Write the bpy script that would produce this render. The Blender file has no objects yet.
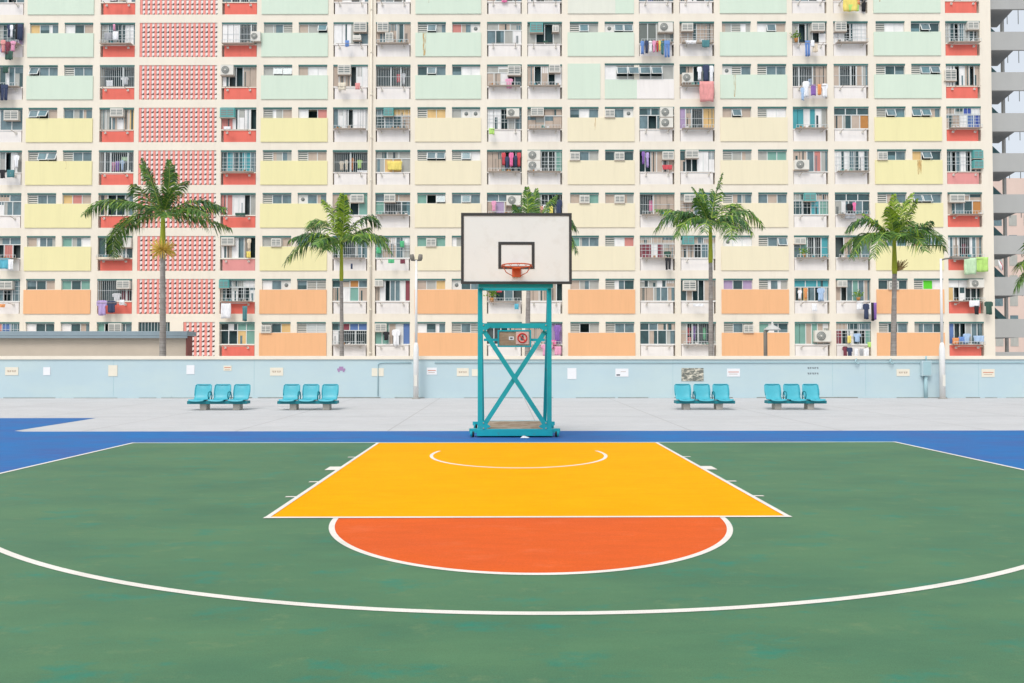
import bpy, math, random
from mathutils import Vector, Matrix
R = math.radians
random.seed(7)
SC = bpy.context.scene
COL = SC.collection

# ------------------------------------------------------------------ camera, world, sun, exposure
CAM_H, FPX = 1.476, 724.4
cd = bpy.data.cameras.new('camera'); cam = bpy.data.objects.new('camera', cd); COL.objects.link(cam)
cd.sensor_width = 36; cd.lens = 36*FPX/1024; cd.clip_start = .05; cd.clip_end = 3000
cam.location = (0, 0, CAM_H)
cam.rotation_euler = (R(90)+.02182, 0.00015, -.00986)
SC.camera = cam
SUN_EL, SUN_AZ = R(52), R(205)        # azimuth: compass-like, sun stands behind and to the left of the camera
w = bpy.data.worlds.new('World'); SC.world = w; w.use_nodes = True
nt = w.node_tree; bg = nt.nodes['Background']
sky = nt.nodes.new('ShaderNodeTexSky'); sky.sky_type = 'NISHITA'; sky.sun_disc = False
sky.sun_elevation = SUN_EL; sky.sun_rotation = SUN_AZ; sky.dust_density = 5; sky.air_density = 1.0; sky.ozone_density = .6
hs = nt.nodes.new('ShaderNodeHueSaturation'); hs.inputs['Saturation'].default_value = .45   # bright hazy sky
nt.links.new(sky.outputs[0], hs.inputs['Color']); hz = nt.nodes.new('ShaderNodeMix'); hz.data_type = 'RGBA'; hz.inputs[0].default_value = .6; hz.inputs[7].default_value = (6.6, 7.1, 7.7, 1)   # thin bright cloud veil
nt.links.new(hs.outputs[0], hz.inputs[6]); nt.links.new(hz.outputs[2], bg.inputs[0])
bg.inputs[1].default_value = .15
sd = bpy.data.lights.new('sun', 'SUN'); sd.energy = 1.6; sd.angle = R(22); sd.color = (1, .97, .92)
sun = bpy.data.objects.new('sun', sd); COL.objects.link(sun)
dvec = Vector((math.sin(SUN_AZ)*math.cos(SUN_EL), math.cos(SUN_AZ)*math.cos(SUN_EL), math.sin(SUN_EL)))
sun.rotation_euler = dvec.to_track_quat('Z', 'Y').to_euler()
SC.view_settings.view_transform = 'Standard'; SC.view_settings.look = 'None'
SC.view_settings.exposure = -.04; SC.view_settings.gamma = 1; SC.view_settings.use_curve_mapping = False

# ------------------------------------------------------------------ materials
MATS = {}
def mat(name, col, rough=.7, var=.0, scale=3.0, stretch=(1, 1, 1), bump=0, spec=.3, metal=0, col2=None, amt=0, sc2=.6, st2=(1, 1, 1), lo=.45, hi=.65):
    if name in MATS: return MATS[name]
    m = bpy.data.materials.new(name); m.use_nodes = True; t = m.node_tree; b = t.nodes['Principled BSDF']
    b.inputs['Roughness'].default_value = rough; b.inputs['Specular IOR Level'].default_value = spec; b.inputs['Metallic'].default_value = metal
    b.inputs['Base Color'].default_value = (*col, 1)
    N = t.nodes.new; L = t.links.new
    out = None
    if var or bump or col2:
        tc = N('ShaderNodeTexCoord')
        mp = N('ShaderNodeMapping'); mp.inputs['Scale'].default_value = stretch; L(tc.outputs['Object'], mp.inputs[0])
        nz = N('ShaderNodeTexNoise'); nz.inputs['Scale'].default_value = scale; nz.inputs['Detail'].default_value = 6; nz.inputs['Roughness'].default_value = .6
        L(mp.outputs[0], nz.inputs['Vector'])
        rgb = N('ShaderNodeRGB'); rgb.outputs[0].default_value = (*col, 1); out = rgb.outputs[0]
        if col2:
            mp2 = N('ShaderNodeMapping'); mp2.inputs['Scale'].default_value = st2; L(tc.outputs['Object'], mp2.inputs[0])
            n2 = N('ShaderNodeTexNoise'); n2.inputs['Scale'].default_value = sc2; n2.inputs['Detail'].default_value = 8; n2.inputs['Roughness'].default_value = .65
            L(mp2.outputs[0], n2.inputs['Vector'])
            mr = N('ShaderNodeMapRange'); mr.inputs[1].default_value = lo; mr.inputs[2].default_value = hi; mr.inputs[4].default_value = amt
            L(n2.outputs['Fac'], mr.inputs[0])
            mx = N('ShaderNodeMix'); mx.data_type = 'RGBA'; L(mr.outputs[0], mx.inputs[0]); L(out, mx.inputs[6]); mx.inputs[7].default_value = (*col2, 1)
            out = mx.outputs[2]
        if var:
            h = N('ShaderNodeHueSaturation'); mr2 = N('ShaderNodeMapRange'); mr2.inputs[1].default_value = .25; mr2.inputs[2].default_value = .75
            mr2.inputs[3].default_value = 1-var; mr2.inputs[4].default_value = 1+var
            L(nz.outputs['Fac'], mr2.inputs[0]); L(mr2.outputs[0], h.inputs['Value']); L(out, h.inputs['Color']); out = h.outputs[0]
        L(out, b.inputs['Base Color'])
        if bump:
            bp = N('ShaderNodeBump'); bp.inputs['Strength'].default_value = bump; bp.inputs['Distance'].default_value = .01
            L(nz.outputs['Fac'], bp.inputs['Height']); L(bp.outputs[0], b.inputs['Normal'])
    MATS[name] = m
    return m

M = dict(
  dark_grime=mat('damp_grime', (.24, .25, .23), .9, .2, 4),
  cream=mat('cream_render', (.83, .755, .635), .85, .05, .5, (1, 1, .25), col2=(.72, .63, .53), amt=.45, sc2=1.2, st2=(2.5, 1, .3), lo=.5, hi=.8),
  white=mat('white_render', (.84, .79, .75), .85, .06, 1.2, (2, 1, .4), col2=(.70, .63, .56), amt=.3, sc2=2, st2=(3, 1, .4), lo=.5, hi=.8),
  mint=mat('mint_render', (.64, .74, .61), .85, .03, .8, (2, 1, .3), col2=(.56, .68, .56), amt=.4, sc2=1.6, st2=(3.5, 1, .22), lo=.52, hi=.78),
  mintpale=mat('pale_mint_render', (.74, .74, .64), .85, .03, .8, (2, 1, .3), col2=(.66, .68, .58), amt=.4, sc2=1.6, st2=(3.5, 1, .22), lo=.52, hi=.78),
  yellow=mat('yellow_render', (.82, .75, .41), .85, .03, .8, (2, 1, .3), col2=(.72, .66, .36), amt=.4, sc2=1.6, st2=(3.5, 1, .22), lo=.52, hi=.78),
  paleyellow=mat('pale_yellow_render', (.82, .735, .53), .85, .03, .8, (2, 1, .3), col2=(.72, .64, .46), amt=.4, sc2=1.6, st2=(3.5, 1, .22), lo=.52, hi=.78),
  orange=mat('orange_render', (.84, .46, .235), .85, .03, .8, (2, 1, .3), col2=(.70, .38, .19), amt=.4, sc2=1.6, st2=(3.5, 1, .22), lo=.52, hi=.78),
  coral=mat('coral_render', (.79, .175, .13), .85, .06, 1, (2, 1, .4), col2=(.62, .15, .11), amt=.4, sc2=1.6, st2=(3.5, 1, .22), lo=.52, hi=.78),
  pink=mat('pink_render', (.74, .31, .29), .85, .06, 1, (2, 1, .4)),
  dark=mat('dark_interior_shade', (.035, .07, .075), .9, .3, 1.5),  # darkness of unlit rooms put into the colour
  room=mat('dim_interior_shade', (.085, .11, .11), .9, .4, 1.1),  # shade put into the colour, for dim rooms and lattice holes
  lintel_shade=mat('painted_beam_shade', (.06, .17, .155), .6, .1, 2),  # dark teal paints the shadow line under the beams
  grill=mat('grille_paint', (.62, .66, .66), .5),
  alu=mat('window_frame_paint', (.70, .72, .70), .45),
  acw=mat('air_conditioner_casing', (.74, .71, .64), .5, .06, 4),
  act=mat('teal_casing', (.12, .42, .40), .5, .08, 4),
  acg=mat('fan_grille_grey', (.22, .24, .23), .6),
  rack=mat('rusty_rack_metal', (.45, .38, .32), .6, .2, 8),
  stand=mat('teal_metal_paint', (.006, .36, .43), .42, .10, 3, spec=.35, col2=(.12, .13, .10), amt=.55, sc2=9, lo=.60, hi=.72),
  bench=mat('turquoise_seat_paint', (.07, .43, .52), .4, .06, 12, spec=.45),
  benchd=mat('teal_rail_paint', (.01, .20, .24), .5, .08, 5),
  board=mat('backboard_white', (.77, .765, .74), .5, .03, 1.5, col2=(.60, .57, .52), amt=.45, sc2=3.5, lo=.52, hi=.75),
  charcoal=mat('charcoal_paint', (.045, .045, .045), .6, .1, 5),
  rim=mat('orange_rim_paint', (.62, .12, .04), .45, .08, 8),
  wood=mat('worn_deck_wood', (.34, .24, .16), .8, .25, 3, (1, 14, 8), col2=(.5, .42, .34), amt=.7, sc2=4),
  conc=mat('bare_concrete', (.42, .40, .36), .9, .12, 5),
  lamp=mat('white_post_paint', (.80, .79, .77), .5, .05, 2),
  lampd=mat('grey_brown_metal', (.22, .20, .17), .55, .1, 4),
  paleb=mat('pale_blue_wall_paint', (.475, .60, .645), .8, .03, .5, (1, 1, .6), col2=(.53, .64, .64), amt=.6, sc2=.5, st2=(.6, 1, 1.6), lo=.42, hi=.62),
  pipe=mat('pale_blue_pipe', (.36, .53, .57), .6),
  notice=mat('notice_paper', (.78, .72, .60), .7, .03, 6),
  noticew=mat('white_notice_paper', (.80, .80, .82), .7, .03, 6),
  ink=mat('brown_notice_ink', (.42, .30, .22), .7),
  inkd=mat('dark_notice_ink', (.12, .13, .15), .7),
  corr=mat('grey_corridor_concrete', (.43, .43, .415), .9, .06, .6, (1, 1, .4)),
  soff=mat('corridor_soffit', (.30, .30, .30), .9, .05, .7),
  trunk=mat('palm_trunk_bark', (.27, .24, .22), .9, .3, 2.5, (.3, .3, 6), bump=.5, col2=(.38, .36, .33), amt=.8, sc2=3),
  shaft=mat('crownshaft_green', (.36, .40, .03), .5, .15, 3, (2, 2, .4)),
  rachis=mat('frond_midrib', (.30, .38, .08), .55),
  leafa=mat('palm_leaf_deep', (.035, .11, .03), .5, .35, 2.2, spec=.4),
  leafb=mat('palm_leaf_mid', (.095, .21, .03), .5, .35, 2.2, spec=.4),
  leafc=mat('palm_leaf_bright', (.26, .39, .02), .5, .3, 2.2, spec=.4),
  flower=mat('yellow_flower_stalks', (.72, .50, .10), .8, .2, 9),
  flowerb=mat('brown_flower_stalks', (.40, .27, .12), .8, .2, 9),
  hutw=mat('beige_hut_render', (.56, .48, .39), .85, .06, 1),
  hutr=mat('blue_grey_roof_edge', (.27, .34, .38), .6, .06, 2),
  hutd=mat('dark_red_hut_corner', (.25, .09, .08), .8),
)
PC = dict(g=(.13, .20, .22), l=(.42, .42, .385), d=(.04, .085, .09), D=(.03, .055, .06), c=(.50, .405, .33), w=(.82, .80, .78),
          o=(.12, .22, .245), v=(.16, .18, .165), y=(.70, .48, .22), n=(.20, .38, .32), r=(.58, .24, .21), f=(.75, .73, .68),
          b=(.12, .20, .42), p=(.42, .32, .48), t=(.08, .34, .38), s=(.5, .54, .54), N=(.12, .62, .04), Y=(.48, .22, .07), B=(.06, .10, .36), m=(.26, .07, .09))
PM = {k: mat('pane_'+{'g': 'grey_glass', 'l': 'frosted', 'd': 'dark_glass', 'D': 'open_dark', 'c': 'cream_curtain', 'w': 'white_curtain', 'o': 'tilted_glass',
       'v': 'vent', 'y': 'ochre_curtain', 'n': 'green_curtain', 'r': 'red_curtain', 'f': 'white_board', 'b': 'blue_curtain', 'p': 'purple_curtain', 't': 'teal_curtain',
       's': 'slatted', 'N': 'bright_green_board', 'Y': 'brown_board', 'B': 'deep_blue_curtain', 'm': 'maroon_curtain'}[k], c,
       .14 if k in 'godD' else .6, .35 if k in 'godD' else .12, 1.6, (1.5, 1, .8), spec=.5 if k in 'godD' else .2) for k, c in PC.items()}

# ------------------------------------------------------------------ mesh helpers
class MB:
    def __init__(s): s.v = []; s.f = []; s.mi = []; s.m = []; s.sm = []
    def mid(s, m):
        if m not in s.m: s.m.append(m)
        return s.m.index(m)
    def add(s, vs, fs, m, smooth=False):
        o = len(s.v); s.v += [tuple(v) for v in vs]; k = s.mid(m)
        for f in fs: s.f.append(tuple(i+o for i in f)); s.mi.append(k); s.sm.append(smooth)
        return s
    def box(s, x0, x1, y0, y1, z0, z1, m):
        v = [(x, y, z) for z in (z0, z1) for y in (y0, y1) for x in (x0, x1)]
        return s.add(v, [(0, 2, 3, 1), (4, 5, 7, 6), (0, 1, 5, 4), (2, 6, 7, 3), (0, 4, 6, 2), (1, 3, 7, 5)], m)
    def bar(s, a, b, w, h, m, up=(0, 0, 1)):
        a, b = Vector(a), Vector(b); d = (b-a).normalized(); u = Vector(up)
        if abs(d.dot(u)) > .98: u = Vector((0, 1, 0))
        sx = d.cross(u).normalized()*w/2; sy = sx.cross(d).normalized()*h/2
        v = [p+i*sx+j*sy for p in (a, b) for i, j in ((-1, -1), (1, -1), (1, 1), (-1, 1))]
        return s.add(v, [(0, 1, 2, 3), (7, 6, 5, 4), (0, 4, 5, 1), (1, 5, 6, 2), (2, 6, 7, 3), (3, 7, 4, 0)], m)
    def tube(s, pts, r, m, n=8, closed=False):
        pts = [Vector(p) for p in pts]; N = len(pts); rs = r if isinstance(r, (list, tuple)) else [r]*N
        vs = []; prev = None
        for i, p in enumerate(pts):
            a = pts[(i-1) % N] if (closed or i > 0) else p; b = pts[(i+1) % N] if (closed or i < N-1) else p
            d = (b-a).normalized()
            u = prev if prev is not None else (Vector((0, 0, 1)) if abs(d.z) < .9 else Vector((1, 0, 0)))
            x = (u-d*u.dot(d)).normalized(); y = d.cross(x); prev = x
            vs += [p+(x*math.cos(t)+y*math.sin(t))*rs[i] for t in [2*math.pi*k/n for k in range(n)]]
        fs = []
        for i in range(N if closed else N-1):
            j = (i+1) % N
            for k in range(n): fs.append((i*n+k, i*n+(k+1) % n, j*n+(k+1) % n, j*n+k))
        if not closed: fs += [tuple(range(n))[::-1], tuple((N-1)*n+k for k in range(n))]
        return s.add(vs, fs, m, True)
    def prism(s, poly, z0, z1, m):
        n = len(poly); v = [(x, y, z0) for x, y in poly]+[(x, y, z1) for x, y in poly]
        return s.add(v, [tuple(range(n))[::-1], tuple(range(n, 2*n))]+[(i, (i+1) % n, n+(i+1) % n, n+i) for i in range(n)], m)
    def mesh(s, name):
        me = bpy.data.meshes.new(name); me.from_pydata(s.v, [], s.f); [me.materials.append(x) for x in s.m]
        me.polygons.foreach_set('material_index', s.mi); me.polygons.foreach_set('use_smooth', s.sm); me.update(); return me
    def build(s, name, parent=None, loc=None, rz=0, bevel=0):
        return link(name, s.mesh(name), parent, loc, rz, bevel)
def link(name, me, parent=None, loc=None, rz=0, bevel=0):
    o = bpy.data.objects.new(name, me); COL.objects.link(o)
    if parent: o.parent = parent
    if loc: o.location = loc
    o.rotation_euler.z = rz
    if bevel:
        b = o.modifiers.new('edge', 'BEVEL'); b.width = bevel; b.segments = 2; b.limit_method = 'ANGLE'
    return o
def tag(o, label=None, cat=None, group=None, kind=None):
    for k, v in (('label', label), ('category', cat), ('group', group), ('kind', kind)):
        if v: o[k] = v
    return o
def empty(name, loc=(0, 0, 0), rz=0):
    o = bpy.data.objects.new(name, None); COL.objects.link(o); o.location = loc; o.rotation_euler.z = rz; o.empty_display_size = .2; return o

# ------------------------------------------------------------------ ground and court
def sheet(name, poly, z, m):
    o = MB().add([(x, y, z) for x, y in poly], [tuple(range(len(poly)))], m).build(name); return tag(o, kind='structure')
def rect(x0, x1, y0, y1): return [(x0, y0), (x1, y0), (x1, y1), (x0, y1)]
def court_mat(name, col, col2, amt, colb, rough=.62, colc=None, spec=.03):
    """paint over asphalt: broad streaky wear, fine grain, small scuffs"""
    m = bpy.data.materials.new(name); m.use_nodes = True; t = m.node_tree; b = t.nodes['Principled BSDF']; N = t.nodes.new; L = t.links.new
    tc = N('ShaderNodeTexCoord')
    def noise(sc, st, det=8, ro=.6):
        mp = N('ShaderNodeMapping'); mp.inputs['Scale'].default_value = st; L(tc.outputs['Object'], mp.inputs[0])
        n = N('ShaderNodeTexNoise'); n.inputs['Scale'].default_value = sc; n.inputs['Detail'].default_value = det; n.inputs['Roughness'].default_value = ro
        L(mp.outputs[0], n.inputs['Vector']); return n.outputs['Fac']
    def rng(x, a, b_, c, d):
        r = N('ShaderNodeMapRange'); r.inputs[1].default_value = a; r.inputs[2].default_value = b_; r.inputs[3].default_value = c; r.inputs[4].default_value = d; L(x, r.inputs[0]); return r.outputs[0]
    def mix(f, a, c):
        x = N('ShaderNodeMix'); x.data_type = 'RGBA'; L(f, x.inputs[0])
        if isinstance(a, tuple): x.inputs[6].default_value = (*a, 1)
        else: L(a, x.inputs[6])
        x.inputs[7].default_value = (*c, 1); return x.outputs[2]
    c = mix(rng(noise(.9, (.6, 1.3, 1)), .38, .66, 0, amt), col, col2)
    c = mix(rng(noise(2.6, (.7, 1.5, 1), 10, .72), .54, .68, 0, amt*.9), c, colb)
    if colc: c = mix(rng(noise(3.6, (.8, 1.3, 1), 12, .74), .56, .70, 0, .55), c, colc)
    c = mix(rng(noise(9, (1, 1, 1), 9, .8), .66, .74, 0, .35), c, tuple(min(1, x*1.35+.05) for x in col))
    c = mix(rng(noise(5.3, (1.1, .8, 1), 9, .8), .64, .74, 0, .4), c, tuple(x*.6 for x in col))
    h = N('ShaderNodeHueSaturation'); L(c, h.inputs['Color'])
    g = N('ShaderNodeMath'); g.operation = 'MULTIPLY'; L(rng(noise(170, (1, 1, 1), 2), .3, .7, .87, 1.13), g.inputs[0]); L(rng(noise(3.5, (.6, 2.5, 1)), .3, .7, .95, 1.05), g.inputs[1])
    L(g.outputs[0], h.inputs['Value']); L(h.outputs[0], b.inputs['Base Color'])
    b.inputs['Roughness'].default_value = rough; b.inputs['Specular IOR Level'].default_value = spec
    bp = N('ShaderNodeBump'); bp.inputs['Strength'].default_value = .25; bp.inputs['Distance'].default_value = .003
    L(noise(220, (1, 1, 1), 2), bp.inputs['Height']); L(bp.outputs[0], b.inputs['Normal'])
    return m
G_CONC = court_mat('pale_concrete', (.55, .55, .555), (.49, .49, .49), .6, (.62, .59, .57), .75)
G_GREEN = court_mat('green_court_paint', (.076, .188, .088), (.047, .15, .078), .9, (.006, .20, .135), colc=(.155, .235, .105), spec=.38)
G_BLUE = court_mat('blue_court_paint', (.03, .165, .42), (.065, .125, .34), .8, (.015, .18, .50))
G_YEL = court_mat('yellow_court_paint', (.93, .385, .0), (.88, .345, .0), .5, (.90, .42, .01))
G_ORG = court_mat('orange_court_paint', (.70, .118, .022), (.63, .105, .03), .6, (.72, .16, .06))
G_LINE = court_mat('white_line_paint', (.79, .75, .69), (.70, .66, .58), .6, (.62, .62, .54))
G_LINEF = court_mat('faded_line_paint', (.50, .62, .50), (.66, .66, .6), .6, (.3, .5, .38))
KX, BL = .218, 12.56          # key centre line and baseline
FT = BL-5.83
SX0, SX1 = -6.40, 6.78
sheet('ground', rect(-900, 900, -300, 1500), -.002, G_CONC)
sheet('court_runout', [(-40, -12), (40, -12), (40, 14.55), (-9.6, 14.55), (-9.85, 14.68), (-9.95, 17.77), (-40, 17.77)], 0, G_BLUE)
sheet('court_surface', rect(SX0, SX1, -14, BL), .0015, G_GREEN)
sheet('court_key', rect(KX-2.40, KX+2.40, FT, BL), .003, G_YEL)
N_ = 64
arc = lambda cx, cy, r, a0, a1, n=N_: [(cx+r*math.cos(R(a0+(a1-a0)*i/n)), cy+r*math.sin(R(a0+(a1-a0)*i/n))) for i in range(n+1)]
sheet('court_half_circle', arc(KX+.01, FT, 1.78, 180, 360), .003, G_ORG)
def ring(mb, cx, cy, r0, r1, a0, a1, z, m, n=96):
    a = arc(cx, cy, r0, a0, a1, n); b = arc(cx, cy, r1, a0, a1, n)
    mb.add([(x, y, z) for x, y in a]+[(x, y, z) for x, y in b], [(i, i+1, n+2+i, n+1+i) for i in range(n)], m)
def flat(mb, x0, x1, y0, y1, z, m): mb.add([(x0, y0, z), (x1, y0, z), (x1, y1, z), (x0, y1, z)], [(0, 1, 2, 3)], m)
ln = MB(); Z = .0045
ring(ln, .29, 10.985, 6.76, 6.815, 199, 344.5, Z, G_LINE)
ring(ln, KX+.01, FT, 1.75, 1.80, 180, 360, Z, G_LINE)
ring(ln, .206, 10.99, 1.285, 1.335, 160, 380, Z, G_LINE)
tag(ln.build('court_arc_lines'), kind='structure')
ln = MB(); Z = .006
flat(ln, SX0-.03, SX0+.03, -14, BL+.03, Z, G_LINE); flat(ln, SX1-.03, SX1+.03, -14, BL+.03, Z, G_LINE)
flat(ln, SX0+.03, SX1-.03, BL-.05, BL+.03, Z, G_LINEF)
tag(ln.build('court_boundary_lines'), kind='structure')
ln = MB(); Z = .0075
for s in (-1, 1):
    x = KX+s*2.40
    flat(ln, x-.025, x+.025, FT, BL-.05, Z, G_LINE)
    for y0, y1 in ((10.70, 10.76), (9.50, 9.80), (8.58, 8.64), (7.67, 7.72)):
        a, b = sorted((x+s*.025, x+s*(.13 if y1-y0 < .2 else .17))); flat(ln, a, b, y0, y1, Z, G_LINE)
flat(ln, KX-2.43, KX+2.43, FT-.055, FT, Z, G_LINE)
tag(ln.build('court_key_lines'), kind='structure')
G_JOINT = mat('paving_joint', (.40, .39, .385), .9)
ln = MB(); rs = random.Random(5)
for k in range(-12, 13):
    x = k*3.05+.7; flat(ln, x-.012, x+.012, 17.8 if x < -9 else 14.6, 26.2, -.001, G_JOINT)
for yy in (18.1, 21.9): flat(ln, -38, 38, yy-.012, yy+.012, -.0003, G_JOINT)
tag(ln.build('paving_joints'), kind='structure')

# ------------------------------------------------------------------ boundary wall of the court
WR = -.0093                     # the wall and the facade stand turned by a hair from the court
def wally(x): return 26.32+math.tan(WR)*x
wb = empty('boundary_wall', (0, 26.32, 0), WR)
tag(wb, 'long low pale blue boundary wall with cream coping across the whole court', 'wall')
MB().box(-60, 60, 0, .22, -.01, 1.40, M['paleb']).build('wall_body', wb)
MB().box(-60, 60, -.05, .27, 1.40, 1.525, M['cream']).build('coping', wb, bevel=.008)
kb = MB()
xs = [-60]+[x+random.uniform(-.1, .1) for x in range(-56, 60, 4)]+[60]
for a, b in zip(xs, xs[1:]): kb.box(a+.006, b-.006, -.02, 0, 0, .065, M['pipe'] if random.random() < .15 else M['paleb'])
kb.build('skirting', wb)
gt = MB(); gx_ = -30
while gx_ < 30:
    g2 = gx_+random.uniform(.3, 2.2); gt.box(gx_, g2, -.055, -.0205, -.001, random.uniform(.012, .035), M['dark_grime']); gx_ = g2+random.uniform(.1, 1.6)
gt.build('foot_grime', wb)
pj = MB()
for x in (-14.2, -9.1, 6.1, 11.9, 13.1, 17.2): pj.box(x-.006, x+.006, -.003, 0, .07, 1.39, M['pipe'])
pj.build('joint', wb)
cp = MB().tube([(-2.55, -.03, 1.285), (60, -.03, 1.285)], .016, M['pipe'], 6)
cp.tube([(-4.6, -.03, .07), (-4.6, -.03, 1.22), (-4.55, -.03, 1.27), (-4.45, -.03, 1.285), (-3.4, -.03, 1.285)], .016, M['pipe'], 6)
cp.build('conduit', wb)
for x in (12.75, 14.0):
    MB().tube([(x, -.06, 1.42), (x-.08, -.12, 1.33), (x, -.12, 1.24), (x+.1, -.04, 1.26)], .022, M['pipe'], 8).build('cable_bracket', wb)

# notices on the wall: (x centre px, y centre px, w px, h px, material, kind)
def wx(px): return (px-505)/724*26.3
def wz(py): return CAM_H+(357.2-py)/724*26.3
notices = [
 (12.5, 371, 13, 8, 'notice', 'a', 'cream notice plate with two words, alone at the far dark-roof end of wall'),
 (47.5, 371, 7, 8, 'noticew', '', 'small blank square white notice below the beige hut'),
 (113.5, 370.5, 9, 11, 'notice', '', 'tall blank cream notice below the beige hut'),
 (191, 369.5, 8, 9, 'noticew', '', 'pale lilac notice above the first bench backrest'),
 (228, 368, 8, 5, 'notice', 'b', 'small cream and orange strip notice above the first bench'),
 (277, 371.5, 13, 8, 'notice', 'a', 'cream notice plate with dark lettering between the first two benches'),
 (341.5, 369.5, 8, 6, '', 'car', 'small purple car-shaped tow-away mark on pale blue wall'),
 (378, 372, 12, 8, 'notice', '', 'plain cream notice before the looped conduit'),
 (432, 371, 10, 7, 'noticew', 'b', 'faint pinkish notice just past the first lamp post'),
 (463, 372, 12, 8, 'notice', 'a', 'cream notice plate with dark lettering beside the hoop stand'),
 (475.5, 372.5, 7, 7, 'notice', '', 'small blank cream notice touching the lettered one near the stand'),
 (572, 373.5, 9, 11, 'noticew', '', 'upright blank white notice just past the hoop stand'),
 (622, 372.5, 13, 8, 'noticew', 'c', 'white landscape notice with a grey smudge in one corner'),
 (692.5, 374.5, 22, 13, 'mural', '', 'dark mottled picture plaque above the third bench'),
 (733.5, 372.5, 13, 8, 'noticew', 'b', 'white notice with a thin red line past the mottled plaque'),
 (813, 371, 16, 7, '', 'txt', 'two rows of grey painted lettering above the fourth bench'),
 (903, 372.5, 13, 7, 'notice', 'a', 'cream notice plate with dark lettering before the meter box'),
 (988, 373, 13, 8, 'notice', 'b', 'cream and orange notice at the grey corridor end of wall'),
]
mural = mat('mottled_plaque', (.16, .17, .15), .7, .5, 6, (1, 1, 3), col2=(.60, .56, .46), amt=1, sc2=4, st2=(1.2, 1, 3.5), lo=.48, hi=.56)
purple = mat('purple_mark', (.38, .24, .42), .7)
redink = mat('red_notice_ink', (.60, .20, .12), .7)
for i, (px, py, pw, ph, mm, kd, lab) in enumerate(notices):
    x, z, wd, hh = wx(px), wz(py), pw/724*26.3, ph/724*26.3
    g = MB()
    if mm: g.box(-wd/2, wd/2, -.012, 0, -hh/2, hh/2, mural if mm == 'mural' else M[mm])
    y0, y1 = -.016, -.0125
    if kd in ('a', 'txt'):
        n = 4 if kd == 'a' else 5
        rows = [0] if kd == 'a' else [.11, -.09]
        for rz in rows:
            for k in range(n):                       # little stroke characters
                cx = (-.5+(k+.5)/n)*wd*.72; s = wd*.72/n*.36; im = M['ink'] if kd == 'a' else M['inkd']
                if kd == 'txt' and rz == .11 and k == 4: pass
                yy0, yy1 = (y0, y1) if kd == 'a' else (-.004, 0)
                g.box(cx-s, cx+s, yy0, yy1, rz+s*.7, rz+s*1.05, im); g.box(cx-s*.9, cx+s*.9, yy0, yy1, rz-s*.2, rz+s*.1, im)
                g.box(cx-s*.16, cx+s*.16, yy0-.001, yy1, rz-s*1.05, rz+s*.69, im)
                if k % 2: g.box(cx-s, cx-s*.7, yy0, yy1, rz-s*1.0, rz-s*.22, im)
                else: g.box(cx+s*.5, cx+s*.9, yy0, yy1, rz-s*1.0, rz-s*.22, im)
    if kd == 'b':
        g.box(-wd*.4, wd*.4, y0, y1, .01, .035, redink); g.box(-wd*.34, wd*.3, y0, y1, -.06, -.045, M['ink'])
    if kd == 'c': g.box(-wd*.42, -wd*.15, y0, y1, -hh*.38, -hh*.2, M['inkd']); g.box(-wd*.1, wd*.3, y0, y1, hh*.1, hh*.14, M['ink'])
    if kd == 'car':
        g.box(-wd*.5, wd*.5, -.006, 0, -.035, .045, purple); g.box(-wd*.28, wd*.26, -.006, 0, .045, .11, purple)
        for sx in (-.3, .3): g.box(wd*sx-.03, wd*sx+.03, -.008, 0, -.085, -.036, purple)
    cy = wally(x)
    o = g.build('wall_notice' if kd not in ('car', 'txt') else 'painted_mark', loc=(x, cy-.002, z), rz=WR)
    tag(o, lab, 'notice', 'notices fixed along the pale blue wall')

# lamp posts
def lamp_post(x, y, h, arm, label):
    o = empty('lamp_post', (x, y, 0)); tag(o, label, 'lamp post', 'tall white lamp posts against the wall')
    MB().tube([(0, 0, 0), (0, 0, 1.78), (0, 0, 1.93), (0, 0, 2.0)], [.095, .095, .075, .05], M['lamp'], 20).build('lower_pole', o)
    MB().tube([(0, 0, 2.0), (0, 0, h)], [.048, .038], M['lamp'], 14).build('upper_pole', o)
    MB().tube([(0, 0, 0), (0, 0, .03)], .15, M['conc'], 16).build('base', o)
    dm = MB().box(-.05, .05, -.101, -.094, .45, .85, M['acw']); dm.build('access_door', o)
    if arm:
        MB().tube([(0, 0, h-.05), (.15, 0, h), (.55, 0, h+.03)], .03, M['lampd'], 8).build('lamp_arm', o)
        MB().add([(.35, -.11, h-.01), (1.0, -.13, h+.0), (1.0, .13, h), (.35, .11, h-.01), (.35, -.08, h+.09), (.95, -.08, h+.07), (.95, .08, h+.07), (.35, .08, h+.09)],
                 [(3, 2, 1, 0), (4, 5, 6, 7), (0, 1, 5, 4), (1, 2, 6, 5), (2, 3, 7, 6), (3, 0, 4, 7)], M['lampd']).build('lamp_head', o, bevel=.02)
    else:
        MB().tube([(-.14, 0, h), (.14, 0, h)], .03, M['lampd'], 8).build('lamp_arm', o)
        for s in (-1, 1):
            MB().tube([(s*.14, 0, h-.02), (s*.14, -.02, h+.06), (s*.16, -.06, h+.2)], [.05, .085, .07], M['lampd'], 12).build('lamp_head', o)
    return o
lamp_post(-3.17, 25.9, 4.95, False, 'white lamp post with twin small brown lamps between the benches and the hoop')
lamp_post(15.6, 25.7, 5.0, True, 'white lamp post with one sideways brown lamp arm beside the meter box')
o = empty('meter_box', (15.27, wally(15.27)-.0, .80), WR); tag(o, 'pale blue meter box on the wall hugging a lamp post', 'meter box')
MB().box(-.2, .14, -.17, -.001, 0, .55, M['paleb']).build('cabinet', o, bevel=.01)
MB().box(-.17, .11, -.178, -.171, .03, .52, M['pipe']).build('door', o)
MB().tube([(-.03, -.07, -.80), (-.03, -.07, 0)], .06, M['pipe'], 10).build('conduit', o)
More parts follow.
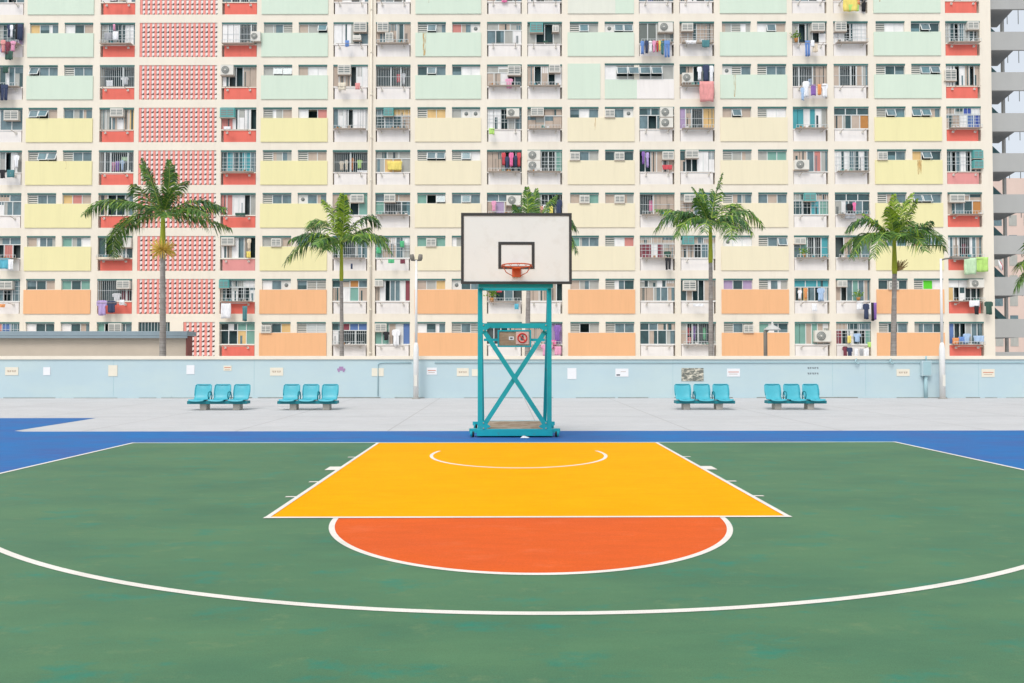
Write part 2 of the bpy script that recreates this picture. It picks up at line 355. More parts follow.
MB().tube([(0, -.06, .55), (0, -.06, .72)], .03, M['pipe'], 8).build('conduit', o)
# grey dome-lamp post behind the wall
o = empty('dome_street_lamp', (10.47, 29, 0)); tag(o, 'short grey street lamp with pale dome shade behind the wall', 'street lamp')
MB().tube([(0, 0, 0), (0, 0, 2.5), (.12, 0, 2.62)], .075, M['lampd'], 12).build('pole', o)
MB().tube([(.0, 0, 2.62), (.5, 0, 2.62)], .04, M['lampd'], 8).build('lamp_arm', o)
MB().tube([(.0, 0, 2.56), (.0, 0, 2.60), (.0, 0, 2.70), (.0, 0, 2.77), (.0, 0, 2.95)], [.33, .33, .2, .05, .02], M['pipe'] if 0 else mat('weathered_shade', (.55, .55, .53), .6), 20).build('lamp_shade', o, loc=(.28, 0, 0))

# ------------------------------------------------------------------ benches
def bench_proto():
    root = empty('bench')
    MB().box(-.87, .87, -.20, .10, .175, .262, M['benchd']).build('seat_rail', root, bevel=.006)
    for x in (-.87, -.34, .34, .87): pass
    for k in range(3):
        cx = (k-1)*.575
        s = MB(); prof = []
        # one pressed sheet: seat pan curving up into the backrest
        pr = [(-.30, .285), (-.26, .315), (-.08, .305), (.08, .300), (.16, .33), (.20, .42), (.235, .55), (.27, .69), (.285, .715)]
        wds = [.21, .235, .24, .235, .23, .235, .245, .235, .20]
        th = .022
        vs = []; n = len(pr); C_ = 8
        for i, (y, z) in enumerate(pr):
            for j in range(C_+1):
                u = j/C_*2-1; dip = -.02*(1-u*u) if i < 4 else 0; back = .03*(u*u) if i >= 4 else 0
                vs.append((cx+u*wds[i], y-back, z+dip))
        for i, (y, z) in enumerate(pr):
            for j in range(C_+1):
                u = j/C_*2-1; dip = -.02*(1-u*u) if i < 4 else 0; back = .03*(u*u) if i >= 4 else 0
                vs.append((cx+u*wds[i], y-back+(th if i > 4 else th*.3), z+dip-(th if i < 5 else 0)))
        K = n*(C_+1); fs = []
        for i in range(n-1):
            for j in range(C_):
                a = i*(C_+1)+j; fs += [(a, a+1, a+C_+2, a+C_+1), (K+a+C_+1, K+a+C_+2, K+a+1, K+a)]
            for a, fl in ((i*(C_+1), 0), (i*(C_+1)+C_, 1)):
                q = (a, a+C_+1, K+a+C_+1, K+a); fs.append(q if not fl else q[::-1])
        for i in (0, n-1):
            for j in range(C_):
                a = i*(C_+1)+j; q = (a, K+a, K+a+1, a+1); fs.append(q if i == 0 else q[::-1])
        s.add(vs, fs, M['bench'], True); st = s.build('seat', root)
        MB().box(cx-.15, cx+.15, -.05, .09, .266, .285, M['benchd']).build('seat_bracket', root)
        rimm = MB()
        pts = [(cx-wds[5]+.0, .20-.03, .40), (cx-.245, .235-.03, .55), (cx-.235, .268-.03, .69), (cx-.2, .283-.03, .722), (cx+.2, .283-.03, .722), (cx+.235, .268-.03, .69), (cx+.245, .235-.03, .55), (cx+wds[5], .20-.03, .40)]
        rimm.tube(pts, .013, M['bench'], 8); rimm.build('rim', st)
    for x in (-.2875, .2875):
        MB().tube([(x, .10, .25), (x, .14, .40), (x, .10, .50), (x, -.02, .52), (x, -.10, .50), (x, -.13, .42), (x, -.06, .27)], .017, M['benchd'], 8).build('armrest', root)
    for x in (-.43, .54):
        MB().box(x-.10, x+.10, -.13, .13, 0, .174, M['conc']).build('pedestal', root, bevel=.01)
    return root
def copy_tree(o, parent=None):
    c = o.copy(); COL.objects.link(c); c.parent = parent
    for ch in list(o.children): copy_tree(ch, c)
    return c
bp_ = bench_proto(); bl = [(-8.33, 'at the hut end of wall, nearest the beige hut'), (-5.73, 'below the yellow-stemmed palm, before the lamp post'), (5.85, 'under the dark mottled plaque'), (8.53, 'under the painted grey lettering')]
for i, (x, t) in enumerate(bl):
    o = bp_ if i == 0 else copy_tree(bp_); o.location = (x*.966, 20.55, 0); o.scale = (.955, 1, .975)
    if i >= 2:      # pedestals sit mirrored on the two far benches
        for c in o.children:
            if c.name.startswith('pedestal'): c.scale.x = 1; c.location.x = -.11
    tag(o, 'turquoise three-seat bench '+t, 'bench', 'turquoise three-seat benches along the wall')

# ------------------------------------------------------------------ basketball stand
hoop = empty('basketball_hoop', (KX-.036, 13.37, 0)); tag(hoop, 'teal steel basketball stand with white backboard and orange rim', 'basketball hoop')
S = M['stand']; hx = .64
b = MB(); b.box(-.70, .70, 0, .06, .025, .155, S); b.box(-.70, .70, 1.72, 1.78, .025, .155, S); b.box(-.70, -.63, .061, 1.719, .025, .155, S); b.box(.63, .70, .061, 1.719, .025, .155, S)
b.build('base_frame', hoop, bevel=.006)
dk = MB()
for k in range(9): dk.box(-.625, .625, .075+k*.182, .075+k*.182+.17, .10, .15+random.uniform(-.004, .004), M['wood'])
dk.build('deck', hoop)
for sx in (-1, 1):
    for y in (.10, 1.55):
        wh = MB().tube([(sx*.75, y, .075), (sx*.80, y, .075)], .07, M['charcoal'], 16)
        wf = wh.build('wheel', hoop)
        MB().bar((sx*.70, y, .12), (sx*.84, y, .12), .12, .07, S).build('wheel_bracket', hoop)
        MB().tube([(sx*.80, y-.09, .12), (sx*.80, y-.09, .02)], .02, S, 8).build('levelling_screw', hoop)
for s in (-1, 1):
    MB().bar((s*hx, .05, .156), (s*hx, .05, 2.80), .085, .085, S, up=(0, 1, 0)).build('front_post', hoop)
    MB().bar((s*hx, 1.60, .156), (s*hx, .16, 2.70), .07, .07, S, up=(0, 1, 0)).build('rear_post', hoop)
    MB().bar((s*hx, .0, 2.78), (s*.56, -1.92, 2.72), .07, .09, S).build('support_arm', hoop)
    MB().bar((s*.6, -.4, 2.80), (s*.56, -1.9, 3.25), .05, .05, S).build('support_strut', hoop)
    MB().bar((s*.56, -1.93, 2.76), (s*.56, -1.93, 3.62), .06, .06, S, up=(0, 1, 0)).build('backboard_upright', hoop)
MB().bar((-.60, .05, 2.06), (.60, .05, 2.06), .07, .09, S).build('crossbar', hoop)
MB().bar((-.60, .05, 2.75), (.60, .05, 2.75), .07, .07, S).build('crossbar', hoop)
MB().bar((-.60, -1.90, 2.615), (.58, -1.90, 2.615), .07, .075, S).build('crossbar', hoop)
MB().bar((-.61, 1.05, 1.16), (.61, 1.05, 1.16), .05, .05, S).build('crossbar', hoop) if False else None
for a, c, y in ((-1, 1, .03), (1, -1, .075)):
    MB().bar((a*.60, y, 2.01), (c*.58, y, .20), .085, .035, S, up=(1, 0, 0) if False else (0, 1, 0)).build('brace', hoop)
for gx in (-1, 1):
    for gz, gy in ((2.02, -.002), (.22, -.002)):
        g = MB(); g.add([(gx*.60, gy, gz-.10), (gx*.60, gy, gz+.10), (gx*.44, gy, gz+(.02 if gz > 1 else -.02)), (gx*.60, gy+.012, gz-.10), (gx*.60, gy+.012, gz+.10), (gx*.44, gy+.012, gz+(.02 if gz > 1 else -.02))],
            [(0, 1, 2), (5, 4, 3), (0, 3, 4, 1), (1, 4, 5, 2), (2, 5, 3, 0)], S)
        for bz in (-.05, .05): g.tube([(gx*.575, gy-.012, gz+bz), (gx*.575, gy, gz+bz)], .012, M['rack'], 8)
        g.build('gusset_plate', hoop)
# backboard
by = -1.99-.03
bd = MB().box(-.86, .86, by, by+.03, 2.64, 3.73, M['board']).build('backboard', hoop, bevel=.003)
def frame(x0, x1, z0, z1, wd, y, d, m):
    f = MB(); f.box(x0, x1, y-d, y, z0, z0+wd, m); f.box(x0, x1, y-d, y, z1-wd, z1, m); f.box(x0, x0+wd, y-d, y, z0+wd, z1-wd, m); f.box(x1-wd, x1, y-d, y, z0+wd, z1-wd, m); return f
frame(-.87, .87, 2.625, 3.745, .042, by, .012, M['charcoal']).build('border', bd)
frame(-.285, .285, 2.865, 3.29, .045, by, .006, M['charcoal']).build('target_square', bd)
fb = MB()
for x in (-.5, 0, .5): fb.box(x-.03, x+.03, by+.031, -1.96, 2.7, 3.65, S)
fb.build('rear_stiffener', bd)
rm = MB(); rz_ = 2.872; rcy = by-.38
rm.tube([(.226*math.cos(t), rcy+.232*math.sin(t), rz_) for t in [2*math.pi*k/40 for k in range(40)]], .0095, M['rim'], 8, True)
for k in range(12):
    t = 2*math.pi*k/12; rm.tube([(.232*math.cos(t), rcy+.232*math.sin(t), rz_-.012), (.236*math.cos(t+.08), rcy+.236*math.sin(t+.08), rz_-.035), (.232*math.cos(t+.16), rcy+.232*math.sin(t+.16), rz_-.012)], .004, M['rim'], 4)
ri = rm.build('rim', hoop)
k_ = MB(); k_.box(-.07, .07, by-.035, by-.007, 2.735, 2.885, M['rim']); k_.box(-.065, .065, by-.16, by-.036, 2.855, 2.878, M['rim'])
k_.build('rim_bracket', ri, bevel=.004)
for s in (-1, 1):
    MB().tube([(s*.20, rcy-.1, rz_-.01), (s*.20, rcy+.02, 2.84), (s*.16, by-.16, 2.79), (s*.07, by-.03, 2.755)], .007, M['rim'], 6).build('rim_stay', ri)
# sign on the stand
sg = empty('warning_board', (KX-.028, 14.42, 1.70)); tag(sg, 'grey wooden board with red prohibition sign mounted behind the hoop crossbraces', 'sign')
MB().box(-.31, .31, 0, .03, 0, .30, M['wood']).build('board', sg)
frame(-.335, .335, -.02, .32, .03, 0, .015, S).build('board_frame', sg)
MB().box(-.61, .61, .031, .07, .10, .15, S).build('mounting_bar', sg)
pk = mat('pale_pink_plate', (.72, .50, .45), .7); rd = mat('red_prohibition_paint', (.68, .05, .04), .6)
MB().box(.03, .285, -.012, -.001, .035, .285, pk).build('sign_plate', sg)
pr_ = MB(); cx, cz = .158, .16
pr_.tube([(cx+.088*math.cos(t), -.016, cz+.088*math.sin(t)) for t in [2*math.pi*k/32 for k in range(32)]], .014, rd, 6, True)
pr_.bar((cx-.06, -.016, cz+.06), (cx+.06, -.016, cz-.06), .018, .018, rd); pr_.box(cx-.035, cx+.03, -.0165, -.0125, cz-.045, cz+.02, M['inkd']); pr_.tube([(cx+.005, -.0165, cz+.04), (cx+.005, -.0125, cz+.04)], .02, M['inkd'], 10)
pr_.build('prohibition_symbol', sg)
MB().box(-.11, -.01, -.006, -.001, .12, .19, M['noticew']).box(-.085, -.035, -.009, -.0065, .14, .17, M['inkd']).build('small_mark', sg)
# paper scrap by the base
pp = MB(); pp.add([(-.08, -.02, 0), (.07, -.04, .0), (.09, .05, .004), (-.03, .07, .03), (0, 0, .035)], [(0, 1, 4), (1, 2, 4), (2, 3, 4), (3, 0, 4), (0, 3, 2, 1)], M['noticew'])
tag(pp.build('paper_scrap', loc=(.36, 13.27, .006)), 'crumpled white paper scrap lying at the foot of the hoop stand', 'litter')

# ------------------------------------------------------------------ palms
def at(px, py, Y):
    u = (px-512)/FPX; v = -(py-341.5)/FPX; p, a = .02182, .00986
    yr = math.cos(p)-math.sin(p)*v; z = math.sin(p)+math.cos(p)*v
    x = math.cos(a)*u+math.sin(a)*yr; y = -math.sin(a)*u+math.cos(a)*yr
    t = Y/y; return Vector((x*t, Y, CAM_H+z*t))
def frond(root, tip, mid, seed, mats, scale=1, up_=False):
    rnd = random.Random(seed); tip, mid = Vector(tip), Vector(mid)
    B = lambda t: 2*t*(1-t)*mid+t*t*tip
    dB = lambda t: (2*(1-2*t)*mid+2*t*tip).normalized()
    L_ = sum((B((i+1)/12)-B(i/12)).length for i in range(12))
    mb = MB(); mb.tube([B(i/10) for i in range(11)], [.028*(1-i/11)+.004 for i in range(11)], M['rachis'], 5)
    n = max(22, int(L_*(32 if up_ else 22))); ml = M[mats]
    for i in range(n):
        t = .10+.9*(i+.5)/n; p = B(t); d = dB(t); up = Vector((0, 0, 1)); side = d.cross(up)
        if side.length < .25: side = Vector((1, 0, 0)) if rnd.random() < .9 else Vector((0, 1, 0)); side = side-d*side.dot(d)
        side.normalize(); nrm = side.cross(d).normalized()
        if nrm.z < 0: nrm = -nrm
        ll = (.56 if up_ else .78)*scale*min(1, .35+3*t)*(1-.72*max(0, t-.62)/.38)*rnd.uniform(.85, 1.1)
        for s in (-1, 1):
            lift = rnd.uniform(-.35, .45)
            dirn = (side*s*1.0+d*(rnd.uniform(.8, 1.3) if up_ else rnd.uniform(.5, .9))+nrm*lift*.8).normalized()
            wv = (d*.8+nrm*rnd.uniform(-.5, .5)).normalized()*(.023 if up_ else .026)*scale
            a = p; m1 = p+dirn*ll*.5+Vector((0, 0, -.10*ll)); e = p+dirn*ll*.92+Vector((0, 0, -ll*rnd.uniform(.38, .75)))
            th = nrm*.004
            m = ml if rnd.random() < .55 else M[rnd.choice(('leafa', 'leafa', 'leafb', 'leafc'))]
            mb.add([a-wv*.6, a+wv*.6, m1-wv, m1+wv, e], [(0, 1, 3, 2), (2, 3, 4)], m)
    return mb
def palm(px, crownpx, zoomoff, zs, base, fr, shaft_y, trunk_w, label, stalk=None, Y=30.0, lean=0, bright=False):
    bx, by_ = zoomoff[0]+base[0]/zs, zoomoff[1]+base[1]/zs
    C0 = at(bx, by_, Y); gx = at(px, 350, Y).x
    root = empty('palm_tree', (gx, Y, 0)); tag(root, label, 'palm tree', 'row of palms behind the wall')
    sh = at(crownpx, shaft_y, Y); zc = C0.z; off = C0.x-gx; zs0 = sh.z
    tb = MB(); pts = []; rr = []
    for i in range(40):
        t = i/39; z = t*zs0; pts.append((off*t**1.5, 0, z)); rr.append(trunk_w*(1.25-.42*min(1, t*1.2)+.02*math.sin(i*2.1))*(1+.35*max(0, .06-t)/.06))
    tb.tube(pts, rr, M['trunk'], 14).build('trunk', root)
    zz = [zs0, zs0+(zc-zs0)*.15, zs0+(zc-zs0)*.6, zc, zc+.15]
    MB().tube([(off, 0, z) for z in zz], [trunk_w*.85, trunk_w*1.0, trunk_w*.78, trunk_w*.62, .03], M['shaft'], 14).build('crownshaft', root)
    for i, (tx, ty, mx, my, dep) in enumerate(fr):
        k = Y/FPX/zs
        tip = ((tx-base[0])*k, dep*1.5, -(ty-base[1])*k); mid = ((mx-base[0])*k, dep*.9, -(my-base[1])*k)
        up = -(ty-base[1]) > 150 and bright
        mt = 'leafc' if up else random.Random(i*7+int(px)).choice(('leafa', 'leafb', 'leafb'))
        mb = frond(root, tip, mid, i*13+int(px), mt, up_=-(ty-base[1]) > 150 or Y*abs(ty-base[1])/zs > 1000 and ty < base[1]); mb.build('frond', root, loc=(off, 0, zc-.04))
    if stalk:
        fm = MB(); rnd = random.Random(int(px)+3)
        for k in range(150 if stalk == 'flower' else 40):
            a = rnd.uniform(0, 6.28) if stalk == 'flower' else rnd.uniform(-.7, .7); L2 = rnd.uniform(.25, .55); dz = rnd.uniform(-.45, .45) if stalk == 'flower' else rnd.uniform(.1, .5)
            p1 = (math.cos(a)*L2*.5, math.sin(a)*L2*.5, dz*.3); p2 = (math.cos(a)*L2, math.sin(a)*L2, dz)
            fm.tube([(math.cos(a)*.1, math.sin(a)*.1, 0), p1, p2], [.014, .016, .012], M[stalk], 4)
        fm.build('flower_stalks', root, loc=(off, 0, zs0+(.0 if stalk == 'flower' else .12)))
    return root
F1 = [(345, 65, 440, 190, .3), (440, 75, 480, 200, -.5), (565, 70, 530, 180, .2), (590, 78, 590, 230, -.4), (750, 235, 610, 260, -.9), (895, 375, 760, 225, 0), (890, 460, 720, 370, .5), (30, 392, 200, 215, 0),
      (150, 545, 300, 330, .3), (150, 640, 120, 400, .6), (650, 455, 590, 380, -1), (800, 300, 650, 290, 1.1), (850, 430, 730, 330, -.7), (350, 330, 430, 270, 1), (110, 300, 280, 260, .9), (450, 260, 470, 300, -1)]
F2 = [(455, 50, 455, 200, 0), (310, 80, 400, 150, .3), (185, 270, 290, 110, .8), (70, 530, 250, 270, 0), (150, 400, 300, 290, -.7), (690, 250, 600, 90, .5), (790, 450, 660, 230, 0), (340, 440, 400, 330, -1),
      (600, 250, 510, 290, .8), (250, 380, 350, 320, 1), (410, 470, 420, 390, -.9), (640, 400, 560, 310, -.8), (500, 90, 490, 220, -.5), (730, 330, 600, 270, .9)]
F3 = [(505, 45, 445, 200, 0), (330, 120, 400, 230, .3), (60, 425, 200, 190, 0), (165, 490, 270, 270, -.6), (320, 470, 370, 310, -1), (770, 395, 640, 190, 0), (690, 275, 580, 130, .8), (650, 465, 580, 250, -.6), (490, 515, 530, 340, -1),
      (240, 340, 330, 240, .8), (690, 395, 580, 270, .6), (400, 120, 415, 230, .5), (120, 240, 280, 260, .9), (300, 230, 360, 280, -.5)]
F4 = [(385, 85, 385, 220, 0), (545, 60, 440, 190, .3), (245, 190, 320, 260, .5), (100, 320, 220, 130, .3), (70, 515, 180, 250, -.3), (145, 525, 260, 260, -.8), (720, 455, 620, 220, 0), (600, 300, 520, 160, .8), (450, 490, 450, 330, -1),
      (300, 190, 340, 250, -.4), (150, 410, 270, 250, 1), (680, 350, 560, 260, .9), (470, 140, 420, 250, -.5), (300, 400, 340, 330, -1), (500, 300, 440, 330, -.9)]
F5 = [(527, 186, 528, 208, 0), (537, 185, 533, 206, .3), (557, 191, 545, 200, .4), (577, 229, 560, 196, 0), (575, 254, 562, 212, -.5), (514, 206, 521, 215, -.3), (490, 250, 505, 215, 0), (500, 262, 512, 230, .6), (560, 262, 545, 230, -.8), (486, 226, 505, 214, .8)]
F6 = [(-22, 0, -12, -18, 0), (-20, 22, -14, -4, .3), (-12, -28, -5, -24, 0), (30, 0, 15, -20, 0), (30, 30, 22, -4, .5), (0, -38, 0, -20, .4), (12, 34, 9, 0, -.8), (-16, 32, -10, 2, -.7), (20, -26, 10, -22, -.4)]
palm(163, 163, (80, 150), 6.2, (515, 400), F1, 250, .118, 'palm with yellow flower stalks in front of the red lattice column', 'flower')
palm(342, 342, (275, 185), 6.83, (455, 390), F2, 281, .085, 'palm with long yellow-green stem before the drainpipe', None, bright=True)
palm(711, 711, (645, 165), 6.5, (425, 390), F3, 263, .098, 'slender palm with narrow arching fronds past the hoop', None)
palm(893, 893, (835, 180), 6.5, (385, 390), F4, 274, .108, 'bushy palm with brown flower stalks before the last wide panel column', 'flowerb', bright=True)
palm(527, 529, (0, 0), 1.0, (529, 240), F5, 262, .10, 'palm mostly hidden behind the basketball backboard', None, bright=True)
palm(1041, 1041, (1041, 268), 1.0, (0, 0), F6, 292, .10, 'palm whose fronds just reach past the grey corridor', None, Y=31)

# ------------------------------------------------------------------ beige hut behind the wall
o = empty('low_hut', (-20.0, 34, .17)); tag(o, 'long low beige hut with blue-grey flat roof below the yellow panels', 'hut')
MB().box(-10, 5.1, 0, .55, 0, 2.30, M['hutw']).build('wall', o)
MB().box(5.1, 5.16, -.02, .55, 0, 2.30, M['hutd']).build('corner_trim', o)
MB().box(-10.3, 5.26, -.25, .75, 2.305, 2.52, M['hutr']).build('roof', o, bevel=.02)
MB().box(-10.3, 5.26, -.25, -.22, 2.20, 2.302, M['hutr']).build('gutter', o)
# ------------------------------------------------------------------ apartment block
DF, RP, Z0 = 45.161, 2.70, 1.4997       # facade distance, storey height, bottom of the lowest visible storey
FR = -.01366
FO = Vector((0, DF, 0))
def fac(x, y, z):                        # facade coordinates -> world
    c, s = math.cos(FR), math.sin(FR); return (x*c-y*s, DF+x*s+y*c, z)
def rb(r): return Z0+RP*(8-r)            # bottom of storey r (0 = top)
bld = empty('apartment_building', (0, DF, 0), FR)
tag(bld, 'cream concrete apartment block with mint, yellow, orange panels and red lattice screens', 'apartment building')
# columns: (kind, x0, x1) from measured pixels at eye-level row
def fx(px):
    u = (px-512)/FPX; v = (341.5-185)/FPX; p, a = .02182, .00986
    yr = math.cos(p)-math.sin(p)*v; x = math.cos(a)*u+math.sin(a)*yr; y = -math.sin(a)*u+math.cos(a)*yr
    return DF/(y-math.tan(FR)*x)*x/math.cos(FR)
CO = [('B', -13.3, 21.5), ('W', 25.5, 92), ('R', 98.6, 133.3), ('L', 138, 216), ('R', 220.6, 255.8), ('W', 260.5, 327.3), ('B', 332.7, 367.5), ('B', 375.4, 410.2), ('W', 415.1, 481), ('B', 487, 521.8),
      ('B', 527.5, 562.2), ('W', 567.9, 634.6), ('B', 639.7, 674.5), ('B', 680.3, 715.1), ('W', 720.8, 787.9), ('B', 793.5, 828.3), ('B', 834.8, 869.4), ('W', 875.2, 942.5), ('R', 947.3, 981.8)]
CO = [(k, fx(a), fx(b)) for k, a, b in CO]
XE = fx(993)                             # end of the block
OH = 2.18                                # opening height in a storey
XL = CO[0][1]-.35-4.15-.35
wl = MB(); fy, by2 = 0, .5
edges = [XL-6]+[e for _, a, b in CO for e in (a, b)]+[XE]
for i in range(0, len(edges), 2): wl.box(edges[i], edges[i+1], 0, .8, 0, rb(-1)+3, M['cream'])
for k, a, b in CO:
    for r in range(0, 9):
        zt = rb(r)+OH; wl.box(a, b, .003, .8, zt, rb(r)+RP if r else zt+4, M['cream'])
        if k == 'W' and not (r == 2 and abs(a-CO[11][1]) < .1):      # pier between the two windows, mullion at sill height
            pass
    wl.box(a, b, .003, .8, 0, rb(8), M['cream'])
wl.build('wall', bld)
MB().box(XL-5.9, XE-.1, .82, .9, 0, rb(-1)+3, M['dark']).box(XL-6, XE, .95, 12, 0, rb(-1)+3, M['cream']).build('inner_wall', bld)  # first box is a dark backing painting unlit rooms behind open panes
# rainwater pipe
px_ = (CO[6][2]+CO[7][1])/2-.02
dp = MB().tube([(px_, -.07, .2), (px_, -.07, rb(-1)+3)], .06, M['cream'], 10)
for r in range(9): dp.tube([(px_, -.07, rb(r)+.2), (px_, -.07, rb(r)+.3)], .08, M['cream'], 10)
dp.build('drainpipe', bld)

WCOL = [1, 5, 8, 11, 14, 17]
PCOL = {0: ['mint']*6, 1: ['mint']*6, 2: ['mint']*6, 7: ['orange']*6, 8: ['orange']*6}
for r in (3, 4, 5, 6): PCOL[r] = ['yellow', 'yellow', 'paleyellow', 'paleyellow', 'paleyellow', 'yellow']
WIN = {1: ['ygg|wdc', 'lgv|clo', 'vog|rgf', 'vol|foo', 'lvl|woc', 'vww|dod'],
       2: ['ogg|vgg', 'loo|cww', 'dog|dww', None, 'fvg|vgg', 'vdd|voo'],
       3: ['ooc|ggg', 'vlc|wDr', 'vyy|lff', 'gwg|agf', 'coc|vww', 'vog|oog'],
       4: ['voo|vgg', 'vll|vcc', 'voo|vow', 'agl|dad', 'vll|lnn', 'adg|yod'],
       5: ['vgg|yrc', 'vgg|fgg', 'nDo|gog', 'can|cal', 'vgg|gcg', 'vcg|oog'],
       6: ['cgl|ngw', 'lac|gll', 'nan|lll', 'ngg|vwr', 'fww|vgo', 'cgd|roo'],
       7: ['gdc|ndn', 'wgf|gvv', 'cly|fdg', 'cgl|vgd', 'pdp|vgl', 'dad|vNw'],
       8: ['wdd|wdg', 'ady|vss', 'wdg|vgv', 'vDl|vgg', 'vga|ngd', 'vdg|ggd']}
ORD = ['top', 'second', 'third', 'fourth', 'fifth', 'sixth', 'seventh', 'eighth', 'lowest']
WN = ['first', 'second', 'third', 'fourth', 'fifth', 'last']
BN = ['first', 'second', 'third', 'fourth', 'fifth', 'sixth', 'seventh', 'eighth', 'ninth', 'tenth', 'eleventh', 'twelfth']
def floor(r): return 'top storey' if r == 0 else 'lowest storey' if r == 8 else ORD[r]+' storey down'
AC_MESH = {}
def ac_mesh(kind, wd, hh):
    key = (kind, round(wd, 1), round(hh, 1))
    if key in AC_MESH: return AC_MESH[key]
    wd, hh = key[1], key[2]
    c = M['act'] if kind == 't' else M['acw']; g = MB(); d = .20 if kind != 's' else .24
    g.box(-wd/2, wd/2, -d, .12, 0, hh, c)
    y = -d
    if kind == 's':                       # split outdoor unit: round fan guard
        cx, r_ = -wd*.12, min(hh*.42, wd*.34)
        g.tube([(cx, y-.001, hh/2), (cx, y-.02, hh/2)], r_, M['acg'], 20)
        for q in (.95, .68, .42): g.tube([(cx+r_*q*math.cos(t), y-.025, hh/2+r_*q*math.sin(t)) for t in [6.283*k/20 for k in range(20)]], .008, c, 4, True)
        g.tube([(cx, y-.02, hh/2), (cx, y-.035, hh/2)], r_*.22, c, 10)
        g.box(-wd/2-.02, wd/2+.02, -d+.02, .1, -.05, -.004, M['rack'])
    else:
        g.box(-wd/2+.05, wd/2-.05, y-.008, y-.001, .06, hh-.06, M['acg'])
        for k in range(4): z = .08+(hh-.16)*k/3.4; g.box(-wd/2+.05, wd/2-.05, y-.014, y-.009, z, z+.035, c)
        g.box(-.02, .02, y-.02, y-.0145, .06, hh-.06, c)
        g.box(-wd/2-.03, wd/2+.03, -d-.01, .1, -.035, -.004, M['rack'])
    AC_MESH[key] = g.mesh('air_conditioner'); return AC_MESH[key]
LABELS = {}
def uniq(lab, alts=('nearer the hut', 'nearer the corridor', 'middle one')):
    if lab not in LABELS: LABELS[lab] = 1; return lab
    LABELS[lab] += 1
    n = LABELS[lab]; w_ = {2: 'second ', 3: 'third ', 4: 'fourth ', 5: 'fifth '}.get(n, 'further ')
    return w_+lab
def ac(x, y, z, kind, wd, hh, where):
    o = link('air_conditioner', ac_mesh(kind, wd, hh), None, fac(x, y, z), FR)
    t = {'w': 'cream window air conditioner with slatted front', 't': 'teal window air conditioner', 's': 'white outdoor unit with round fan'}[kind]
    tag(o, uniq(t+' '+where), 'air conditioner', 'air conditioners on the apartment facade')

# ---- wide cells
def ribbon(x0, x1, z0, z1, codes, where):
    f = MB(); p = MB(); n = len(codes); t = .035; yw = .10
    f.box(x0, x1, yw-.03, yw+.03, z1-t, z1, M['alu']); f.box(x0, x1, yw-.04, yw+.03, z0, z0+t, M['alu'])
    for k in range(n+1):
        x = x0+(x1-x0)*k/n; a = max(x0, x-t/2-.005); b_ = min(x1, x+t/2+.005); f.box(a, b_, yw-.025, yw+.025, z0+t, z1-t, M['alu'])
    acs = []
    for k, c in enumerate(codes):
        a = x0+(x1-x0)*k/n+.025; b_ = x0+(x1-x0)*(k+1)/n-.025; za, zb = z0+t, z1-t
        if c == 'a': p.box(a, b_, yw+.05, yw+.07, za, zb, PM['v']); acs.append(((a+b_)/2, za-.03, b_-a+.02, zb-za-.02)); continue
        if c == 'D': continue
        if c == 'o':                       # top-hung pane pushed open
            ang = random.uniform(.28, .5); L2 = zb-za; s_, c_ = math.sin(ang)*L2, math.cos(ang)*L2
            fm = [(a-.01, yw-.02, zb), (b_+.01, yw-.02, zb), (b_+.01, yw-.02-s_, zb-c_), (a-.01, yw-.02-s_, zb-c_)]
            bk = [(x, y+.03, z) for x, y, z in fm]
            f.add(fm+bk, [(0, 3, 2, 1), (4, 5, 6, 7), (0, 1, 5, 4), (1, 2, 6, 5), (2, 3, 7, 6), (3, 0, 4, 7)], M['alu'])
            e = .035; q = [(a+e, yw-.024-s_*.1, zb-c_*.1), (b_-e, yw-.024-s_*.1, zb-c_*.1), (b_-e, yw-.024-s_*.92, zb-c_*.92), (a+e, yw-.024-s_*.92, zb-c_*.92)]
            p.add(q, [(0, 3, 2, 1)], PM[random.choice('gog')])
            p.box(a, b_, yw+.3, yw+.31, za, zb, M['room']); continue
        p.box(a, b_, yw-.004, yw+.004, za, zb, PM[c])
        if c == 'v' or c == 's':
            for j in range(4): zz = za+(zb-za)*(j+.5)/4; p.box(a, b_, yw-.02, yw-.005, zz-.02, zz+.03, M['alu'] if c == 's' else M['acw'])
        if c == 'f':
            p.tube([((a+b_)/2, yw-.006, (za+zb)/2), ((a+b_)/2, yw-.02, (za+zb)/2)], .12, M['acg'], 14)
        if c in 'gl' and random.random() < .5:    # half-drawn curtain behind the glass, seen as a lighter strip
            u = random.uniform(.2, .6); p.box(a, a+(b_-a)*u, yw-.0065, yw-.0045, za, zb, PM[random.choice('lcwg')])
        elif c in 'gd' and random.random() < .4: p.box(a, b_, yw-.0065, yw-.0045, za, za+(zb-za)*random.uniform(.3, .6), PM[random.choice('dgo')])
    fo = f.build('ribbon_window', bld); p.build('pane', fo)
    for x, z, wd, hh in acs: ac(x, yw-.02, z, 'w', wd, hh, where)
